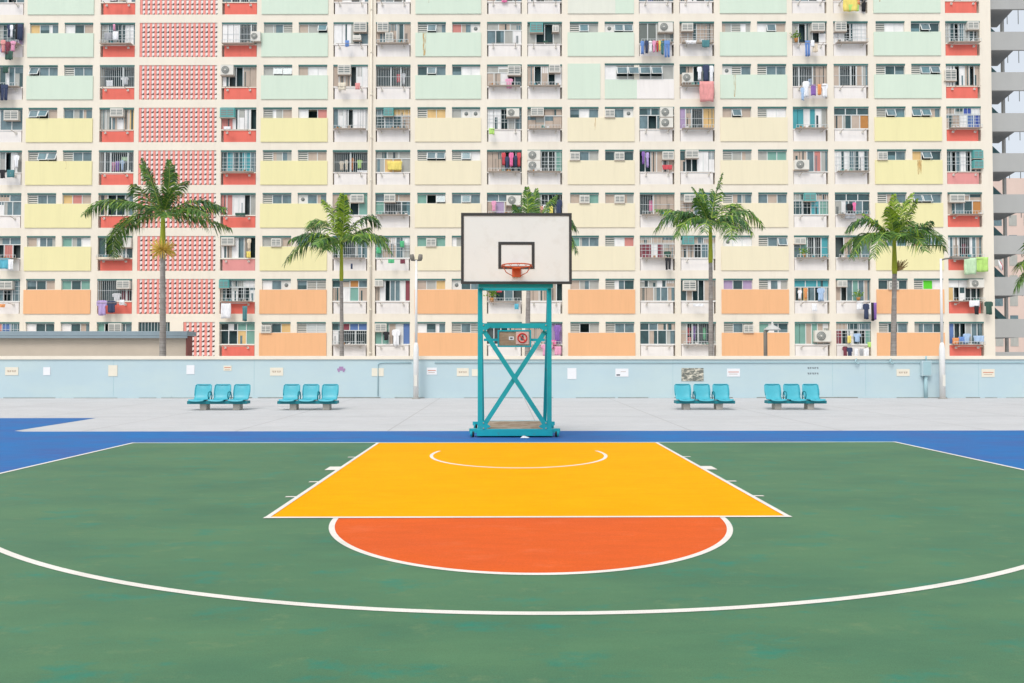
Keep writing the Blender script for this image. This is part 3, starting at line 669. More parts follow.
for j, ci in enumerate(WCOL):
    _, a, b = CO[ci]
    for r in range(9):
        z = rb(r); c = M[PCOL[r][j]]; pt = z+1.50
        if r == 2 and j == 3:              # the odd bay: blind panel and one long louvred window
            m_ = a+2.05; b5 = CO[12][2]
            MB().box(a, m_, -.035, .4, z, z+OH+.04, M['mint']).build('wall_panel', bld)
            MB().box(m_+.28, CO[11][2]+.17, -.035, .4, z, z+1.20, M['mint']).build('wall_panel', bld)
            MB().box(CO[11][2]+.17, b5, -.035, .4, z, z+1.20, M['white']).build('wall_panel', bld)
            MB().box(m_, m_+.28, -.003, .4, z, z+OH, M['cream']).build('pier', bld)
            x0, x1, z0, z1 = m_+.28, b5, z+1.21, z+OH-.02
            MB().box(x0, x1, -.04, .2, z+OH-.02, z+OH+.05, M['lintel_shade']).build('lintel_shade', bld)  # strip coloured as the shadow above the long window
            f = MB(); p = MB(); n = 6
            f.box(x0, x1, .05, .1, z0, z0+.06, M['alu']); f.box(x0, x1, .05, .1, z1-.05, z1, M['alu']); 
            for k in range(n+1):
                x = x0+(x1-x0)*k/n; f.box(max(x0, x-.03), min(x1, x+.03), .045, .10, z0+.06, z1-.05, M['alu'])
            for k in range(n):
                xa, xb = x0+(x1-x0)*k/n+.03, x0+(x1-x0)*(k+1)/n-.03
                if 1 <= k <= 4:
                    p.box(xa, xb, .07, .08, z0+.06, z0+.25, PM['l'])
                    zt = z1-.12; zb_ = z0+.30
                    f.add([(xa-.01, .04, zt), (xb+.01, .04, zt), (xb+.01, -.25, zb_), (xa-.01, -.25, zb_), (xa-.01, .07, zt), (xb+.01, .07, zt), (xb+.01, -.22, zb_-.01), (xa-.01, -.22, zb_-.01)],
                          [(0, 3, 2, 1), (4, 5, 6, 7), (0, 1, 5, 4), (1, 2, 6, 5), (2, 3, 7, 6), (3, 0, 4, 7)], M['alu'])
                    p.add([(xa+.04, -.008, zt-.05), (xb-.04, -.008, zt-.05), (xb-.04, -.246, zb_+.035), (xa+.04, -.246, zb_+.035)], [(0, 3, 2, 1)], PM['g'])
                else: p.box(xa, xb, .07, .08, z0+.06, z1-.05, PM['w' if k == 0 else 'l'])
            fo = f.build('ribbon_window', bld); p.build('pane', fo)
            continue
        if r == 0 and j == 3:              # two-tone top panel
            MB().box(a, a+3.0, -.05, .4, z, pt, M['mintpale']).build('wall_panel', bld); MB().box(a+3.0, b, -.035, .4, z, pt, c).build('wall_panel', bld)
        else: MB().box(a, b, -.05, .4, z, pt, c).build('wall_panel', bld)
        if r == 0: continue
        # piers beside and between the two windows
        xa, xb = a+.14, b-.05; xm = (xa+xb)/2; pw = .20
        pr = MB().box(a, xa, .004, .4, pt, z+OH, M['cream']); pr.box(xm-pw, xm+pw, -.003, .4, pt, z+OH, M['cream']); pr.box(xb, b, .004, .4, pt, z+OH, M['cream']); pr.build('pier', bld)
        li = MB(); li.box(xa, xm-pw, -.03, .2, z+OH-.075, z+OH+.0, M['lintel_shade']); li.box(xm+pw, xb, -.03, .2, z+OH-.075, z+OH+.0, M['lintel_shade']); li.build('lintel_shade', bld)  # dark strips stand in for the beam's shadow over both windows
        cs = WIN[r][j].split('|'); where = 'in the %s wide-panel column, %s' % (WN[j], floor(r))
        ribbon(xa, xm-pw, pt+.002, z+OH-.08, cs[0], where); ribbon(xm+pw, xb, pt+.002, z+OH-.08, cs[1], where)

# ---- lattice screens
LC = mat('lattice_coral', (.82, .30, .25), .85, .05, 1.5); _, la, lb = CO[3]
def lattice(x0, x1, z0, z1):
    g = MB(); g.box(x0, x1, .36, .40, z0, z1, LC); n = round((x1-x0)/.304); p = (x1-x0)/n; nr = 7; q = (z1-z0)/nr
    for i in range(n):
        xa = x0+i*p; g.box(xa+p*.0, xa+p*.46, .03, .359, z0, z1, LC)
        for k in range(nr):
            za = z0+k*q
            g.box(xa+p*.47, xa+p*.97, .06, .10, za+q*.50, za+q*.96, M['white'])            # square block
            g.add([(xa+p*.47, .06, za+q*.50), (xa+p*.97, .06, za+q*.50), (xa+p*.47, .06, za+q*.12), (xa+p*.47, .12, za+q*.50), (xa+p*.97, .12, za+q*.50), (xa+p*.47, .12, za+q*.12)],
                  [(0, 2, 1), (3, 4, 5), (0, 3, 5, 2), (2, 5, 4, 1)], M['white'])
            g.box(xa+p*.66, xa+p*.99, .10, .16, za+q*.14, za+q*.44, M['room'])  # dark block paints the shade inside the hole
    return g
for r in range(8): lattice(la, lb, rb(r), rb(r)+OH).build('lattice_screen', bld)
z = rb(8); xm = la+2.95
lattice(xm, lb, z, z+OH).build('lattice_screen', bld)
MB().box(la, xm-.01, -.02, .4, z, z+1.45, M['cream']).box(la, la+.12, -.02, .4, z+1.45, z+OH, M['cream']).box(xm-.85, xm-.01, -.02, .4, z+1.45, z+OH, M['cream']).build('wall_panel', bld)
f = MB(); x0, x1 = la+.12, xm-.85
for k in range(11): x = x0+(x1-x0)*k/10; f.box(x-.012, x+.012, .05, .07, z+1.45, z+OH, M['grill'])
fo = f.build('ribbon_window', bld); MB().box(x0, x1, .12, .14, z+1.45, z+OH, PM['d']).build('pane', fo)
MB().box(la, lb, -.03, .05, rb(0)-.0, rb(0)+.0001, M['cream'])

# ---- balconies: lower panes | transom | extras
#  ac: (kind, x, y, w, h) as fractions of the opening's upper part; cloth: (kind, colour, x, y, w, h)
BCOL = [0, 2, 4, 6, 7, 9, 10, 12, 13, 15, 16, 18]
CL = dict(navy=(.03, .05, .12), black=(.02, .02, .025), blue=(.10, .25, .62), sky=(.35, .52, .75), white=(.82, .82, .84), pink=(.80, .30, .48), hot=(.85, .12, .36), red=(.65, .04, .06), coral=(.80, .28, .26),
          orange=(.80, .28, .05), yellow=(.85, .66, .08), lime=(.45, .75, .12), green=(.06, .50, .20), teal=(.05, .22, .24), purple=(.25, .10, .45), lilac=(.45, .32, .65), grey=(.35, .36, .38),
          maroon=(.22, .03, .06), beige=(.70, .58, .42), palegreen=(.50, .72, .42), bright_blue=(.02, .10, .60), dark_green=(.03, .10, .07), turquoise=(.05, .45, .60), cream=(.75, .66, .50))
A, C_ = [], {}
CELL = {
 (1, 0): ('wdgp', '', [], [('shirt', 'navy', .62, .05, .12, .62), ('shirt', 'white', .70, .1, .1, .6), ('shirt', 'black', .86, .02, .16, .75), ('trousers', 'navy', .95, .05, .14, .8), ('shirt', 'pink', .83, .95, .16, .5), ('shirt', 'maroon', .70, 1.0, .14, .6), ('shirt', 'coral', .55, .9, .14, .6), ('towel', 'dark_green', .74, 1.45, .22, .4), ('trousers', 'lilac', .45, .8, .12, .6)]),
 (1, 1): ('lgdwg', '', [], [('towel', 'grey', .25, .45, .22, .35), ('towel', 'white', .48, .42, .16, .4), ('towel', 'pink', .42, .05, .06, .3)]),
 (1, 2): ('wwwGGG', '', [('s', .86, .45, .28, .45)], []),
 (1, 3): ('wwdg', '', [('w', .60, 0, .38, .42), ('w', .58, .62, .24, .26)], [('towel', 'blue', .44, .95, .12, .3)]),
 (1, 4): ('cgcdc', '', [('w', .05, 0, .32, .42), ('w', .28, .5, .22, .42)], []),
 (1, 5): ('gglw', 'lcl', [], []),
 (1, 6): ('lDDl', '', [('t', .08, .02, .36, .42), ('w', .72, .15, .2, .28)], [('towel', 'dark_green', .52, .98, .14, .12)]),
 (1, 7): ('vvll', '', [('s', .54, .05, .42, .42)], [('shirt', 'blue', .06, 1.0, .11, .62), ('shirt', 'navy', .18, 1.0, .11, .60), ('shirt', 'white', .29, 1.0, .10, .55), ('shirt', 'pink', .39, 1.0, .10, .55), ('shirt', 'red', .49, 1.0, .07, .52), ('shirt', 'yellow', .55, 1.0, .06, .5), ('shirt', 'teal', .63, 1.0, .10, .65), ('trousers', 'blue', .76, 1.0, .16, .80)]),
 (1, 8): ('cdcc', '', [('w', .06, .05, .34, .38)], [('towel', 'white', .28, .98, .3, .16), ('towel', 'teal', .70, .98, .22, .34)]),
 (1, 9): ('lDlDw', '', [('w', .55, .05, .35, .38)], [('trousers', 'blue', .36, 1.0, .14, .75), ('towel', 'white', .50, 1.0, .1, .3), ('towel', 'beige', .58, 1.15, .14, .4)]),
 (1, 10): ('wwDwww', '', [('w', .04, 0, .32, .45)], []),
 (1, 11): ('ldDgldD', '', [('w', .62, 0, .33, .4)], []),
 (2, 0): ('gdgl', '', [], [('trousers', 'white', .28, 1.0, .12, .7), ('trousers', 'navy', .62, 1.0, .2, .75), ('trousers', 'black', .42, .95, .14, .8), ('towel', 'dark_green', .55, .05, .16, .3)]),
 (2, 1): ('GGGGGG', '', [], [('towel', 'white', .22, .6, .2, .3), ('shirt', 'white', .66, .45, .22, .35)]),
 (2, 2): ('wDDcc', '', [('s', 0, 0, .38, .45)], []),
 (2, 3): ('cccDww', '', [('w', .15, 0, .36, .45)], [('towel', 'cream', .3, .92, .22, .35), ('towel', 'coral', .75, .95, .14, .3)]),
 (2, 4): ('GGGGGGG', '', [], [('towel', 'red', .64, .3, .12, .4), ('shirt', 'white', .78, .25, .12, .55)]),
 (2, 5): ('ccwDd', 'lld', [('w', .6, .05, .36, .42)], [('shirt', 'pink', .64, .65, .22, .45)]),
 (2, 6): ('cDcDw', '', [('w', .62, 0, .3, .36)], []),
 (2, 8): ('ccDgg', '', [('s', .06, .4, .3, .42)], [('shirt', 'white', .56, .1, .14, .65), ('shirt', 'navy', .74, .02, .2, .8), ('shirt', 'white', .9, .05, .14, .85), ('sheet', 'coral', .72, .9, .42, .95)]),
 (2, 9): ('GGGcc', '', [], [('shirt', 'sky', .62, .55, .24, .35), ('shirt', 'white', .30, .9, .2, .75), ('towel', 'purple', .52, 1.05, .14, .5), ('towel', 'orange', .68, 1.05, .1, .5), ('shirt', 'white', .84, 1.0, .18, .65), ('shirt', 'sky', .20, 1.2, .12, .6)]),
 (2, 10): ('cGGGcg', '', [], []),
 (2, 11): ('wwDwcDc', '', [('w', -.05, .25, .32, .55)], []),
 (3, 0): ('dgg', '', [('w', .5, .1, .4, .42)], []),
 (3, 1): ('llcwcy', '', [('w', .34, 0, .36, .38)], []),
 (3, 2): ('rrwwwD', '', [('t', 0, 0, .40, .45)], [('towel', 'white', .25, .95, .2, .14)]),
 (3, 3): ('gwwDwww', '', [], []),
 (3, 4): ('dgdc', 'gyy', [('t', .24, 0, .28, .4)], []),
 (3, 5): ('wwDlg', '', [('s', .56, .05, .38, .4)], [('towel', 'lime', .14, 1.05, .16, .28)]),
 (3, 6): ('cccc', 'lccc', [('w', .10, 0, .35, .4)], []),
 (3, 7): ('gDgD', 'ggd', [('s', .58, .02, .38, .42), ('s', .58, .52, .38, .42)], []),
 (3, 8): ('pcGGyy', '', [], []),
 (3, 9): ('ttwtwl', '', [], []),
 (3, 10): ('cdcY', 'ddd', [], []),
 (3, 11): ('ccwbB', 'clBw', [], []),
 (4, 0): ('wwlDwl', '', [], [('shirt', 'white', .88, .2, .16, .6), ('shirt', 'black', .60, .95, .2, .4), ('towel', 'teal', .82, .95, .2, .35)]),
 (4, 1): ('GGGGGG', '', [], [('shirt', 'purple', .48, .4, .12, .5), ('shirt', 'sky', .62, .35, .12, .5), ('towel', 'palegreen', .7, .2, .2, .2), ('shirt', 'pink', .36, .45, .1, .45), ('towel', 'white', .8, .85, .14, .2)]),
 (4, 2): ('dtdttg', '', [], []),
 (4, 3): ('GGGGGG', '', [], [('shirt', 'orange', .52, .25, .12, .6), ('shirt', 'beige', .22, .4, .14, .45), ('shirt', 'lime', .74, .35, .16, .4), ('towel', 'white', .82, .85, .3, .16), ('shirt', 'cream', .36, .35, .1, .5)]),
 (4, 4): ('lyyl', 'lll', [], [('towel', 'yellow', .56, .5, .42, .42)]),
 (4, 5): ('cccDDD', '', [], [('shirt', 'red', .48, .1, .12, .6), ('shirt', 'navy', .58, .3, .12, .6), ('shirt', 'hot', .70, .1, .14, .65), ('shirt', 'navy', .82, .25, .1, .55), ('shirt', 'red', .92, .1, .12, .65)]),
 (4, 6): ('ccDDn', '', [('s', 0, .02, .38, .42), ('s', 0, .5, .36, .42)], []),
 (4, 7): ('DDcclc', '', [('w', .65, .05, .3, .38)], [('shirt', 'lilac', .22, .1, .1, .7), ('towel', 'red', .78, .7, .28, .22), ('shirt', 'purple', .1, .05, .09, .6)]),
 (4, 8): ('cDDwww', '', [('w', .14, 0, .35, .4)], []),
 (4, 9): ('ccgrg', '', [('s', 0, .48, .42, .45)], []),
 (4, 10): ('wdwgdwd', '', [], []),
 (4, 11): ('dDgwDdd', '', [('t', .74, .02, .28, .4), ('t', .74, .48, .28, .4)], []),
 (5, 0): ('cwgg', 'gcg', [], []),
 (5, 1): ('cDDg', '', [], []),
 (5, 2): ('rrwwDl', '', [], [('towel', 'dark_green', .64, .95, .28, .18)]),
 (5, 3): ('ccDn', '', [('w', .54, .04, .38, .38)], []),
 (5, 4): ('nGGo', 'gcc', [('w', .26, .02, .34, .38)], []),
 (5, 5): ('cpcn', 'ggd', [('s', .56, .1, .4, .48)], [('shirt', 'pink', .2, .35, .14, .5)]),
 (5, 6): ('llDDD', '', [], [('shirt', 'white', .5, .55, .14, .6), ('towel', 'yellow', .68, .6, .1, .5), ('shirt', 'navy', .9, .3, .2, .75), ('shirt', 'coral', .4, .6, .1, .5), ('shirt', 'black', .78, .25, .2, .3)]),
 (5, 7): ('GGccc', '', [], [('towel', 'hot', .40, .25, .22, .55), ('shirt', 'white', .60, .45, .2, .45)]),
 (5, 8): ('ccgdg', '', [('w', .1, .04, .3, .38)], []),
 (5, 9): ('dDtn', 'dcc', [('t', .28, 0, .32, .38)], []),
 (5, 10): ('lgggd', 'ddd', [], [('shirt', 'black', .40, .5, .18, .5), ('shirt', 'hot', .52, .45, .10, .42), ('towel', 'grey', .35, 1.0, .3, .25)]),
 (5, 11): ('dgdY', 'ccc', [('w', .05, .05, .4, .38)], []),
 (6, 0): ('cDrD', 'dgg', [], [('towel', 'turquoise', .68, 1.05, .28, .48), ('towel', 'white', .88, 1.1, .14, .5)]),
 (6, 1): ('dDwwd', '', [('s', .48, .04, .5, .48)], [('towel', 'beige', .45, .98, .8, .12)]),
 (6, 2): ('dcwgcD', '', [('w', .05, .02, .36, .36)], [('shirt', 'beige', .84, .1, .12, .5), ('towel', 'yellow', .84, .7, .12, .3)]),
 (6, 3): ('GGGGgg', '', [], [('towel', 'navy', .60, 1.3, .05, .25)]),
 (6, 4): ('nccgl', '', [], [('towel', 'green', .78, .2, .12, .3), ('towel', 'green', .5, 1.1, .18, .18), ('towel', 'maroon', .82, 1.1, .14, .2), ('towel', 'green', .12, .5, .14, .3)]),
 (6, 5): ('ccgg', '', [], []), (6, 6): ('ccgg', '', [], []),
 (6, 7): ('mmwmcc', 'ccc', [], [('shirt', 'dark_green', .78, .7, .2, .4), ('trousers', 'black', .76, 1.05, .16, .55)]),
 (6, 8): ('ccDgw', 'wgc', [('t', .05, 0, .3, .38)], []),
 (6, 9): ('gnGGt', '', [('w', .0, .05, .3, .3)], []),
 (6, 10): ('DcDg', '', [], []),
 (6, 11): ('gcGGgg', '', [], [('shirt', 'maroon', .55, .3, .12, .5), ('sheet', 'palegreen', .50, 1.05, .36, .78), ('sheet', 'lime', .85, 1.02, .34, .68)]),
 (7, 0): ('dgDg', '', [('w', .40, .05, .42, .38)], [('towel', 'orange', .62, 1.15, .2, .15)]),
 (7, 1): ('GGGGGG', '', [('w', .6, .03, .35, .38)], [('shirt', 'lilac', .25, .98, .3, .7), ('shirt', 'white', .50, .6, .26, .5), ('shirt', 'navy', .52, 1.0, .3, .55), ('towel', 'maroon', .75, .5, .22, .5), ('towel', 'white', .82, .95, .14, .25)]),
 (7, 2): ('dDwDDw', 'glw', [('t', 0, 0, .28, .36)], [('towel', 'white', .26, 1.1, .28, .72), ('towel', 'teal', .80, 1.25, .13, .7)]),
 (7, 3): ('cwnc', 'dcYg', [], []),
 (7, 4): ('cwDggwm', '', [('w', 0, 0, .24, .3)], []),
 (7, 5): ('cDgD', '', [], [('towel', 'red', .35, .35, .16, .25), ('towel', 'turquoise', .85, 1.15, .12, .25)]),
 (7, 6): ('cccccD', '', [], []),
 (7, 7): ('ccggg', 'lldc', [], []),
 (7, 8): ('dcDDcc', '', [('w', .05, .05, .36, .42)], [('towel', 'white', .45, 1.15, .3, .12)]),
 (7, 9): ('cygDw', 'ttt', [], [('shirt', 'sky', .74, .4, .22, .6), ('shirt', 'orange', .3, .4, .1, .5), ('shirt', 'white', .14, .5, .12, .4), ('towel', 'white', .48, 1.15, .14, .35)]),
 (7, 10): ('cDgngg', '', [('w', .03, .03, .3, .28)], [('towel', 'white', .60, 1.05, .2, .38), ('shirt', 'navy', .76, 1.15, .18, .72), ('towel', 'white', .88, 1.1, .06, .6), ('towel', 'black', .94, 1.1, .07, .85), ('towel', 'purple', 1.03, 1.1, .08, .8)]),
 (7, 11): ('yDwDDD', 'wwd', [('s', .56, 0, .4, .38)], [('towel', 'white', .62, 1.0, .3, .3), ('towel', 'black', .66, 1.25, .12, .4), ('shirt', 'dark_green', 1.02, 1.05, .24, .6)]),
 (8, 0): ('yrbg', '', [], []),
 (8, 1): ('nDDgg', '', [('w', .36, 0, .36, .48)], []),
 (8, 2): ('DDyn', 'Ddnn', [], []),
 (8, 3): ('wGGGGG', 'gmbb', [], [('shirt', 'white', .06, .5, .16, .4), ('shirt', 'navy', .45, .05, .1, .4), ('towel', 'blue', .85, .02, .2, .28)]),
 (8, 4): ('nncwb', '', [('w', .02, .02, .3, .36)], [('shirt', 'white', .62, .3, .24, .78), ('shirt', 'black', .34, .4, .18, .4)]),
 (8, 5): ('DDDcc', '', [], []),
 (8, 6): ('cccpp', '', [], [('shirt', 'purple', .85, .1, .2, .8), ('shirt', 'pink', .55, 1.0, .35, .55), ('towel', 'hot', .74, .8, .16, .4), ('towel', 'pink', .86, 1.1, .2, .4)]),
 (8, 7): ('dddg', 'dgdc', [], []),
 (8, 8): ('cGGGGG', '', [], [('shirt', 'red', .25, .2, .12, .4), ('shirt', 'purple', .42, .1, .1, .7), ('towel', 'green', .7, .2, .08, .6), ('towel', 'coral', .25, .65, .14, .3)]),
 (8, 9): ('nncncl', '', [('s', .55, .35, .46, .55)], []),
 (8, 10): ('mDwDDn', 'cdg', [], [('shirt', 'sky', .58, .5, .22, .4), ('towel', 'yellow', .34, .6, .1, .35), ('shirt', 'maroon', .16, 1.1, .14, .5), ('shirt', 'navy', .28, 1.15, .16, .55), ('towel', 'white', .48, 1.2, .1, .5), ('towel', 'grey', .62, 1.2, .1, .45), ('towel', 'white', .76, 1.2, .14, .45), ('towel', 'lime', .84, .9, .1, .25)]),
 (8, 11): ('bDDlgg', '', [], [('shirt', 'sky', .48, .5, .22, .45), ('towel', 'orange', .14, .7, .2, .3), ('towel', 'blue', .32, .65, .18, .35), ('towel', 'sky', .8, .6, .3, .3)]),
}
desat = lambda c: tuple(.82*x+.18*(sum(c)/3)+.012 for x in c)
CLM = {k: mat('cloth_'+k, desat(c), .9, .18, 6, (1, 1, .5)) for k, c in CL.items()}
def garment(kind, wd, hh, colour, seed):
    rnd = random.Random(seed); g = MB(); nx, nz = 9, 6
    ph = rnd.uniform(0, 6); fr = rnd.uniform(2, 4)
    def width(t):                         # outline: half width at t (0 top .. 1 bottom), as fraction
        if kind == 'shirt': return .62-.5*abs(t) if t < .08 else (1.0 if t < .38 else .66+.06*(t-.38))
        return 1-.05*t+.03*math.sin(t*7+ph)
    def pt(u, t, off):
        w_ = width(t)*wd/2; y = -.03*math.sin(u*fr*2+ph+t*1.5)*(.3+t)+off
        return (u*w_, y, -t*hh-(.02*hh*math.sin(u*3+ph) if t > .9 else 0))
    def slab(u0, u1, t0=0, t1=1):
        ts = sorted(set([t0+(t1-t0)*i/nz for i in range(nz+1)]+([.08, .38, .385] if kind == 'shirt' else [])))
        us = [u0+(u1-u0)*i/nx for i in range(nx+1)]; n, m_ = len(us), len(ts); vs = []
        for off in (-.012, .012): vs += [pt(u, t, off) for t in ts for u in us]
        K = n*m_; fs = []
        for i in range(m_-1):
            for j in range(n-1): a = i*n+j; fs += [(a, a+n, a+n+1, a+1), (K+a, K+a+1, K+a+n+1, K+a+n)]
            for a, fl in ((i*n, 0), (i*n+n-1, 1)): q = (a, K+a, K+a+n, a+n); fs.append(q if not fl else q[::-1])
        for j in range(n-1): fs += [(j, j+1, K+j+1, K+j), ((m_-1)*n+j, K+(m_-1)*n+j, K+(m_-1)*n+j+1, (m_-1)*n+j+1)]
        g.add(vs, fs, CLM[colour], True)
    if kind == 'trousers': slab(-.98, -.12); slab(.08, .98, 0, .96); g.box(-wd/2, wd/2, -.02, .02, -hh*.22, 0, CLM[colour])
    else: slab(-1, 1)
    return g
def cloth(kind, colour, x, y, z, wd, hh, where, seed):
    cn = colour.replace('_', ' ').replace('hot', 'hot pink'); cn = {'sky': 'sky blue', 'lime': 'lime green', 'palegreen': 'pale green'}.get(cn, cn)
    nm = {'shirt': 'shirt', 'trousers': 'trousers', 'towel': 'towel', 'sheet': 'bed_sheet'}[kind]
    o = garment(kind, wd, hh, colour, seed).build(nm, loc=fac(x, y, z), rz=FR)
    tag(o, uniq(('%s %s drying %s' % (cn, nm.replace('_', ' '), where))), 'laundry', 'laundry drying on the apartment facade')
for bi, ci in enumerate(BCOL):
    kd, a, b = CO[ci]
    for r in range(9):
        if r == 2 and bi == 7: continue
        z = rb(r); pt = z+.78; top = z+OH; W_ = b-a; zt = top-.07; H_ = zt-pt
        cm = M['coral'] if kd == 'R' else M['white']
        if (r, bi) in ((4, 11), (6, 2)): cm = M['pink']
        rnd = random.Random(r*31+bi)
        gl, gr = (.16, .03) if kd == 'R' and ci < 10 else (.03, .16) if kd == 'R' else (.09, .07) if bi < 6 else (.04, .12)
        pb = MB(); pb.box(a+gl, b-gr, .02, .14, z+.0, pt-.05, cm); pb.box(a+.02, b-.02, -.02, .16, pt-.05, pt, M['white'] if kd != 'R' else M['cream'])
        pb.box(a+.005, b-.005, .15, .5, z-.02, z, M['cream'])
        pb.box(a+.005, b-.005, .34, .36, z, pt-.05, M['white'])
        bal = pb.build('balcony', bld)
        MB().box(a, b, -.025, .3, top-.09, top, M['lintel_shade']).build('lintel_shade', bal)  # painted shadow strip along the top of the opening
        # drying rack under the sill
        rk = MB(); e = .42
        for x in (a+W_*.18, b-W_*.18):
            rk.box(x-.06, x+.06, -.06, .018, pt-.26, pt-.14, M['acw']); rk.tube([(x, -.03, pt-.2), (x, -.03-e, pt-.14)], .02, M['rack'], 5)
        if rnd.random() < .8: rk.tube([(a+W_*.12, -.03-e, pt-.13), (b-W_*.12, -.03-e, pt-.13)], .014, M['rack'], 5)
        if rnd.random() < .5: rk.tube([(a+W_*.1, -.2, pt-.15), (b-W_*.2, -.2, pt-.15)], .012, M['grill'], 5)
        rk.build('drying_rack', bal)
        spec = CELL.get((r, bi))
        if r == 0:
            spec = (('cgDg', 'wDlg', 'gGGg', 'cwDg', 'ggDw')[bi % 5], '', [], {0: [('towel', 'coral', .8, .9, .2, .12)], 1: [('towel', 'white', .45, .95, .2, .12), ('towel', 'beige', .75, .9, .14, .2)], 5: [('towel', 'hot', .5, .85, .16, .22), ('towel', 'red', .3, .9, .08, .15), ('towel', 'grey', .85, .95, .1, .15)],
                7: [('towel', 'bright_blue', .35, .85, .16, .22), ('towel', 'coral', .2, .95, .08, .14), ('towel', 'grey', .8, .9, .2, .12)], 10: [('sheet', 'orange', .58, .5, .36, .75), ('sheet', 'yellow', .40, 1.05, .42, .62), ('shirt', 'black', .86, .55, .16, 1.0), ('towel', 'lime', .5, 1.35, .3, .3)], 3: [('towel', 'dark_green', .4, .9, .14, .12)]}.get(bi, []))
        lower, trans, acs, cls = spec
        ywn = .12 if rnd.random() < .7 else .05
        f = MB(); p = MB(); t = .04
        zl = pt+(H_*.66 if trans else H_)
        f.box(a, b, ywn-.03, ywn+.03, pt, pt+t, M['alu']); f.box(a, b, ywn-.03, ywn+.03, zt-t, zt, M['alu'])
        if trans: f.box(a, b, ywn-.035, ywn+.035, zl-.025, zl+.025, M['alu'])
        rows = [(lower, pt+t, zl-(.025 if trans else t))]+([(trans, zl+.025, zt-t)] if trans else [])
        gr_ = MB(); hasg = False
        for cs, za, zb in rows:
            n = len(cs)
            for k, c in enumerate(cs):
                xa, xb = a+W_*k/n, a+W_*(k+1)/n
                same = k > 0 and cs[k-1] == c and c in 'Gcwrymtyn' and rnd.random() < .6
                if not same and k > 0: f.box(xa-.025, xa+.025, ywn-.025, ywn+.025, za, zb, M['alu'])
                if c == 'G':
                    hasg = True; nb = max(2, round((xb-xa)/.105))
                    for q in range(nb): x = xa+(xb-xa)*(q+.5)/nb; gr_.box(x-.0085, x+.0085, ywn-.02, ywn, za, zb, M['grill'])
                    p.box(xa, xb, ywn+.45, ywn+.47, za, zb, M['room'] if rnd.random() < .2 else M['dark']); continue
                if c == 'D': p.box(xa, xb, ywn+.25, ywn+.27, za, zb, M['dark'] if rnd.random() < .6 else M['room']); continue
                e0 = .024 if not same else 0
                yy = ywn+rnd.uniform(-.004, .012)
                p.box(xa+e0, xb-.0245, yy-.004, yy+.004, za, zb, PM[c])
                if c in 'gdo' and rnd.random() < .5: p.box(xa+e0+.001, xa+(xb-xa)*rnd.uniform(.3, .7), yy-.007, yy-.0045, za, zb, PM[rnd.choice('ldcw')])
                if c in 'cwlyrt' and rnd.random() < .45: u0 = rnd.uniform(.1, .6); p.box(xa+(xb-xa)*u0, xa+(xb-xa)*min(.92, u0+rnd.uniform(.15, .4)), yy-.0072, yy-.0046, za, zb if rnd.random() < .6 else za+(zb-za)*rnd.uniform(.5, .8), PM[rnd.choice('ddgD')])
                if c in 'cwl' and rnd.random() < .35: p.box(xa+e0+.001, xb-.03, yy-.007, yy-.0045, zb-(zb-za)*rnd.uniform(.15, .5), zb, PM[rnd.choice('gdlw')])
                if c in 'cwlrymp' and rnd.random() < .6:     # curtain pleats
                    for q in range(3): x = xa+(xb-xa)*(q+.8)/4; p.box(x-.018, x+.018, yy-.02, yy-.0075, za, zb, PM[c])
        if not hasg and rnd.random() < .35:
            for zz in (.35, .7): gr_.box(a+.03, b-.03, ywn-.055, ywn-.04, pt+H_*zz, pt+H_*zz+.02, M['grill'])
            for q in range(9): x = a+W_*(q+.5)/9; gr_.box(x-.009, x+.009, ywn-.052, ywn-.041, pt, zt, M['grill'])
            hasg = True
        f.build('window_frame', bal); p.build('pane', bal)
        if hasg: gr_.box(a+.03, b-.03, ywn-.026, ywn-.02, pt+H_*.5, pt+H_*.5+.02, M['grill']); gr_.build('grille', bal)
        # shelf cage: ledge some homes have in front of the window
        if rnd.random() < .45 and r:
            cg = MB(); x0, x1 = a+.1, b-.1
            cg.box(x0, x1, -.32, -.03, pt-.03, pt-.005, M['rack'])
            for q in range(12): x = x0+(x1-x0)*q/11; cg.box(x-.008, x+.008, -.32, -.305, pt-.005, pt+.16, M['grill'])
            cg.box(x0, x1, -.325, -.30, pt+.16, pt+.18, M['grill'])
            for q in range(rnd.randint(1, 5)):
                x = rnd.uniform(x0+.1, x1-.2); s_ = rnd.uniform(.08, .16); cg.box(x, x+s_, -.25, -.12, pt-.004, pt+s_*rnd.uniform(.6, 1.2), rnd.choice([M['acg'], PM['c'], PM['n'], PM['w'], PM['Y'], PM['t']]))
            cg.build('ledge_rack', bal)
        wh = 'on the %s balcony column, %s' % (BN[bi], floor(r))
        for (k, x, y, wd, hh) in acs:
            w2, h2 = round(wd*W_, 1), round(hh*H_, 1)
            ac(a+W_*x+w2/2, ywn-.05, zt-H_*y-h2, k, w2, h2, wh)
        for q, (k, c, x, y, wd, hh) in enumerate(cls):
            outside = y > .85
            inside = 'G' in lower and not outside
            yo = -.42-.05*(q % 2) if outside else (ywn+.2 if inside else -.10-.06*(q % 2))
            cloth(k, c, a+W_*x, yo, zt-H_*y, wd*W_, hh*H_, wh, r*100+bi*10+q)

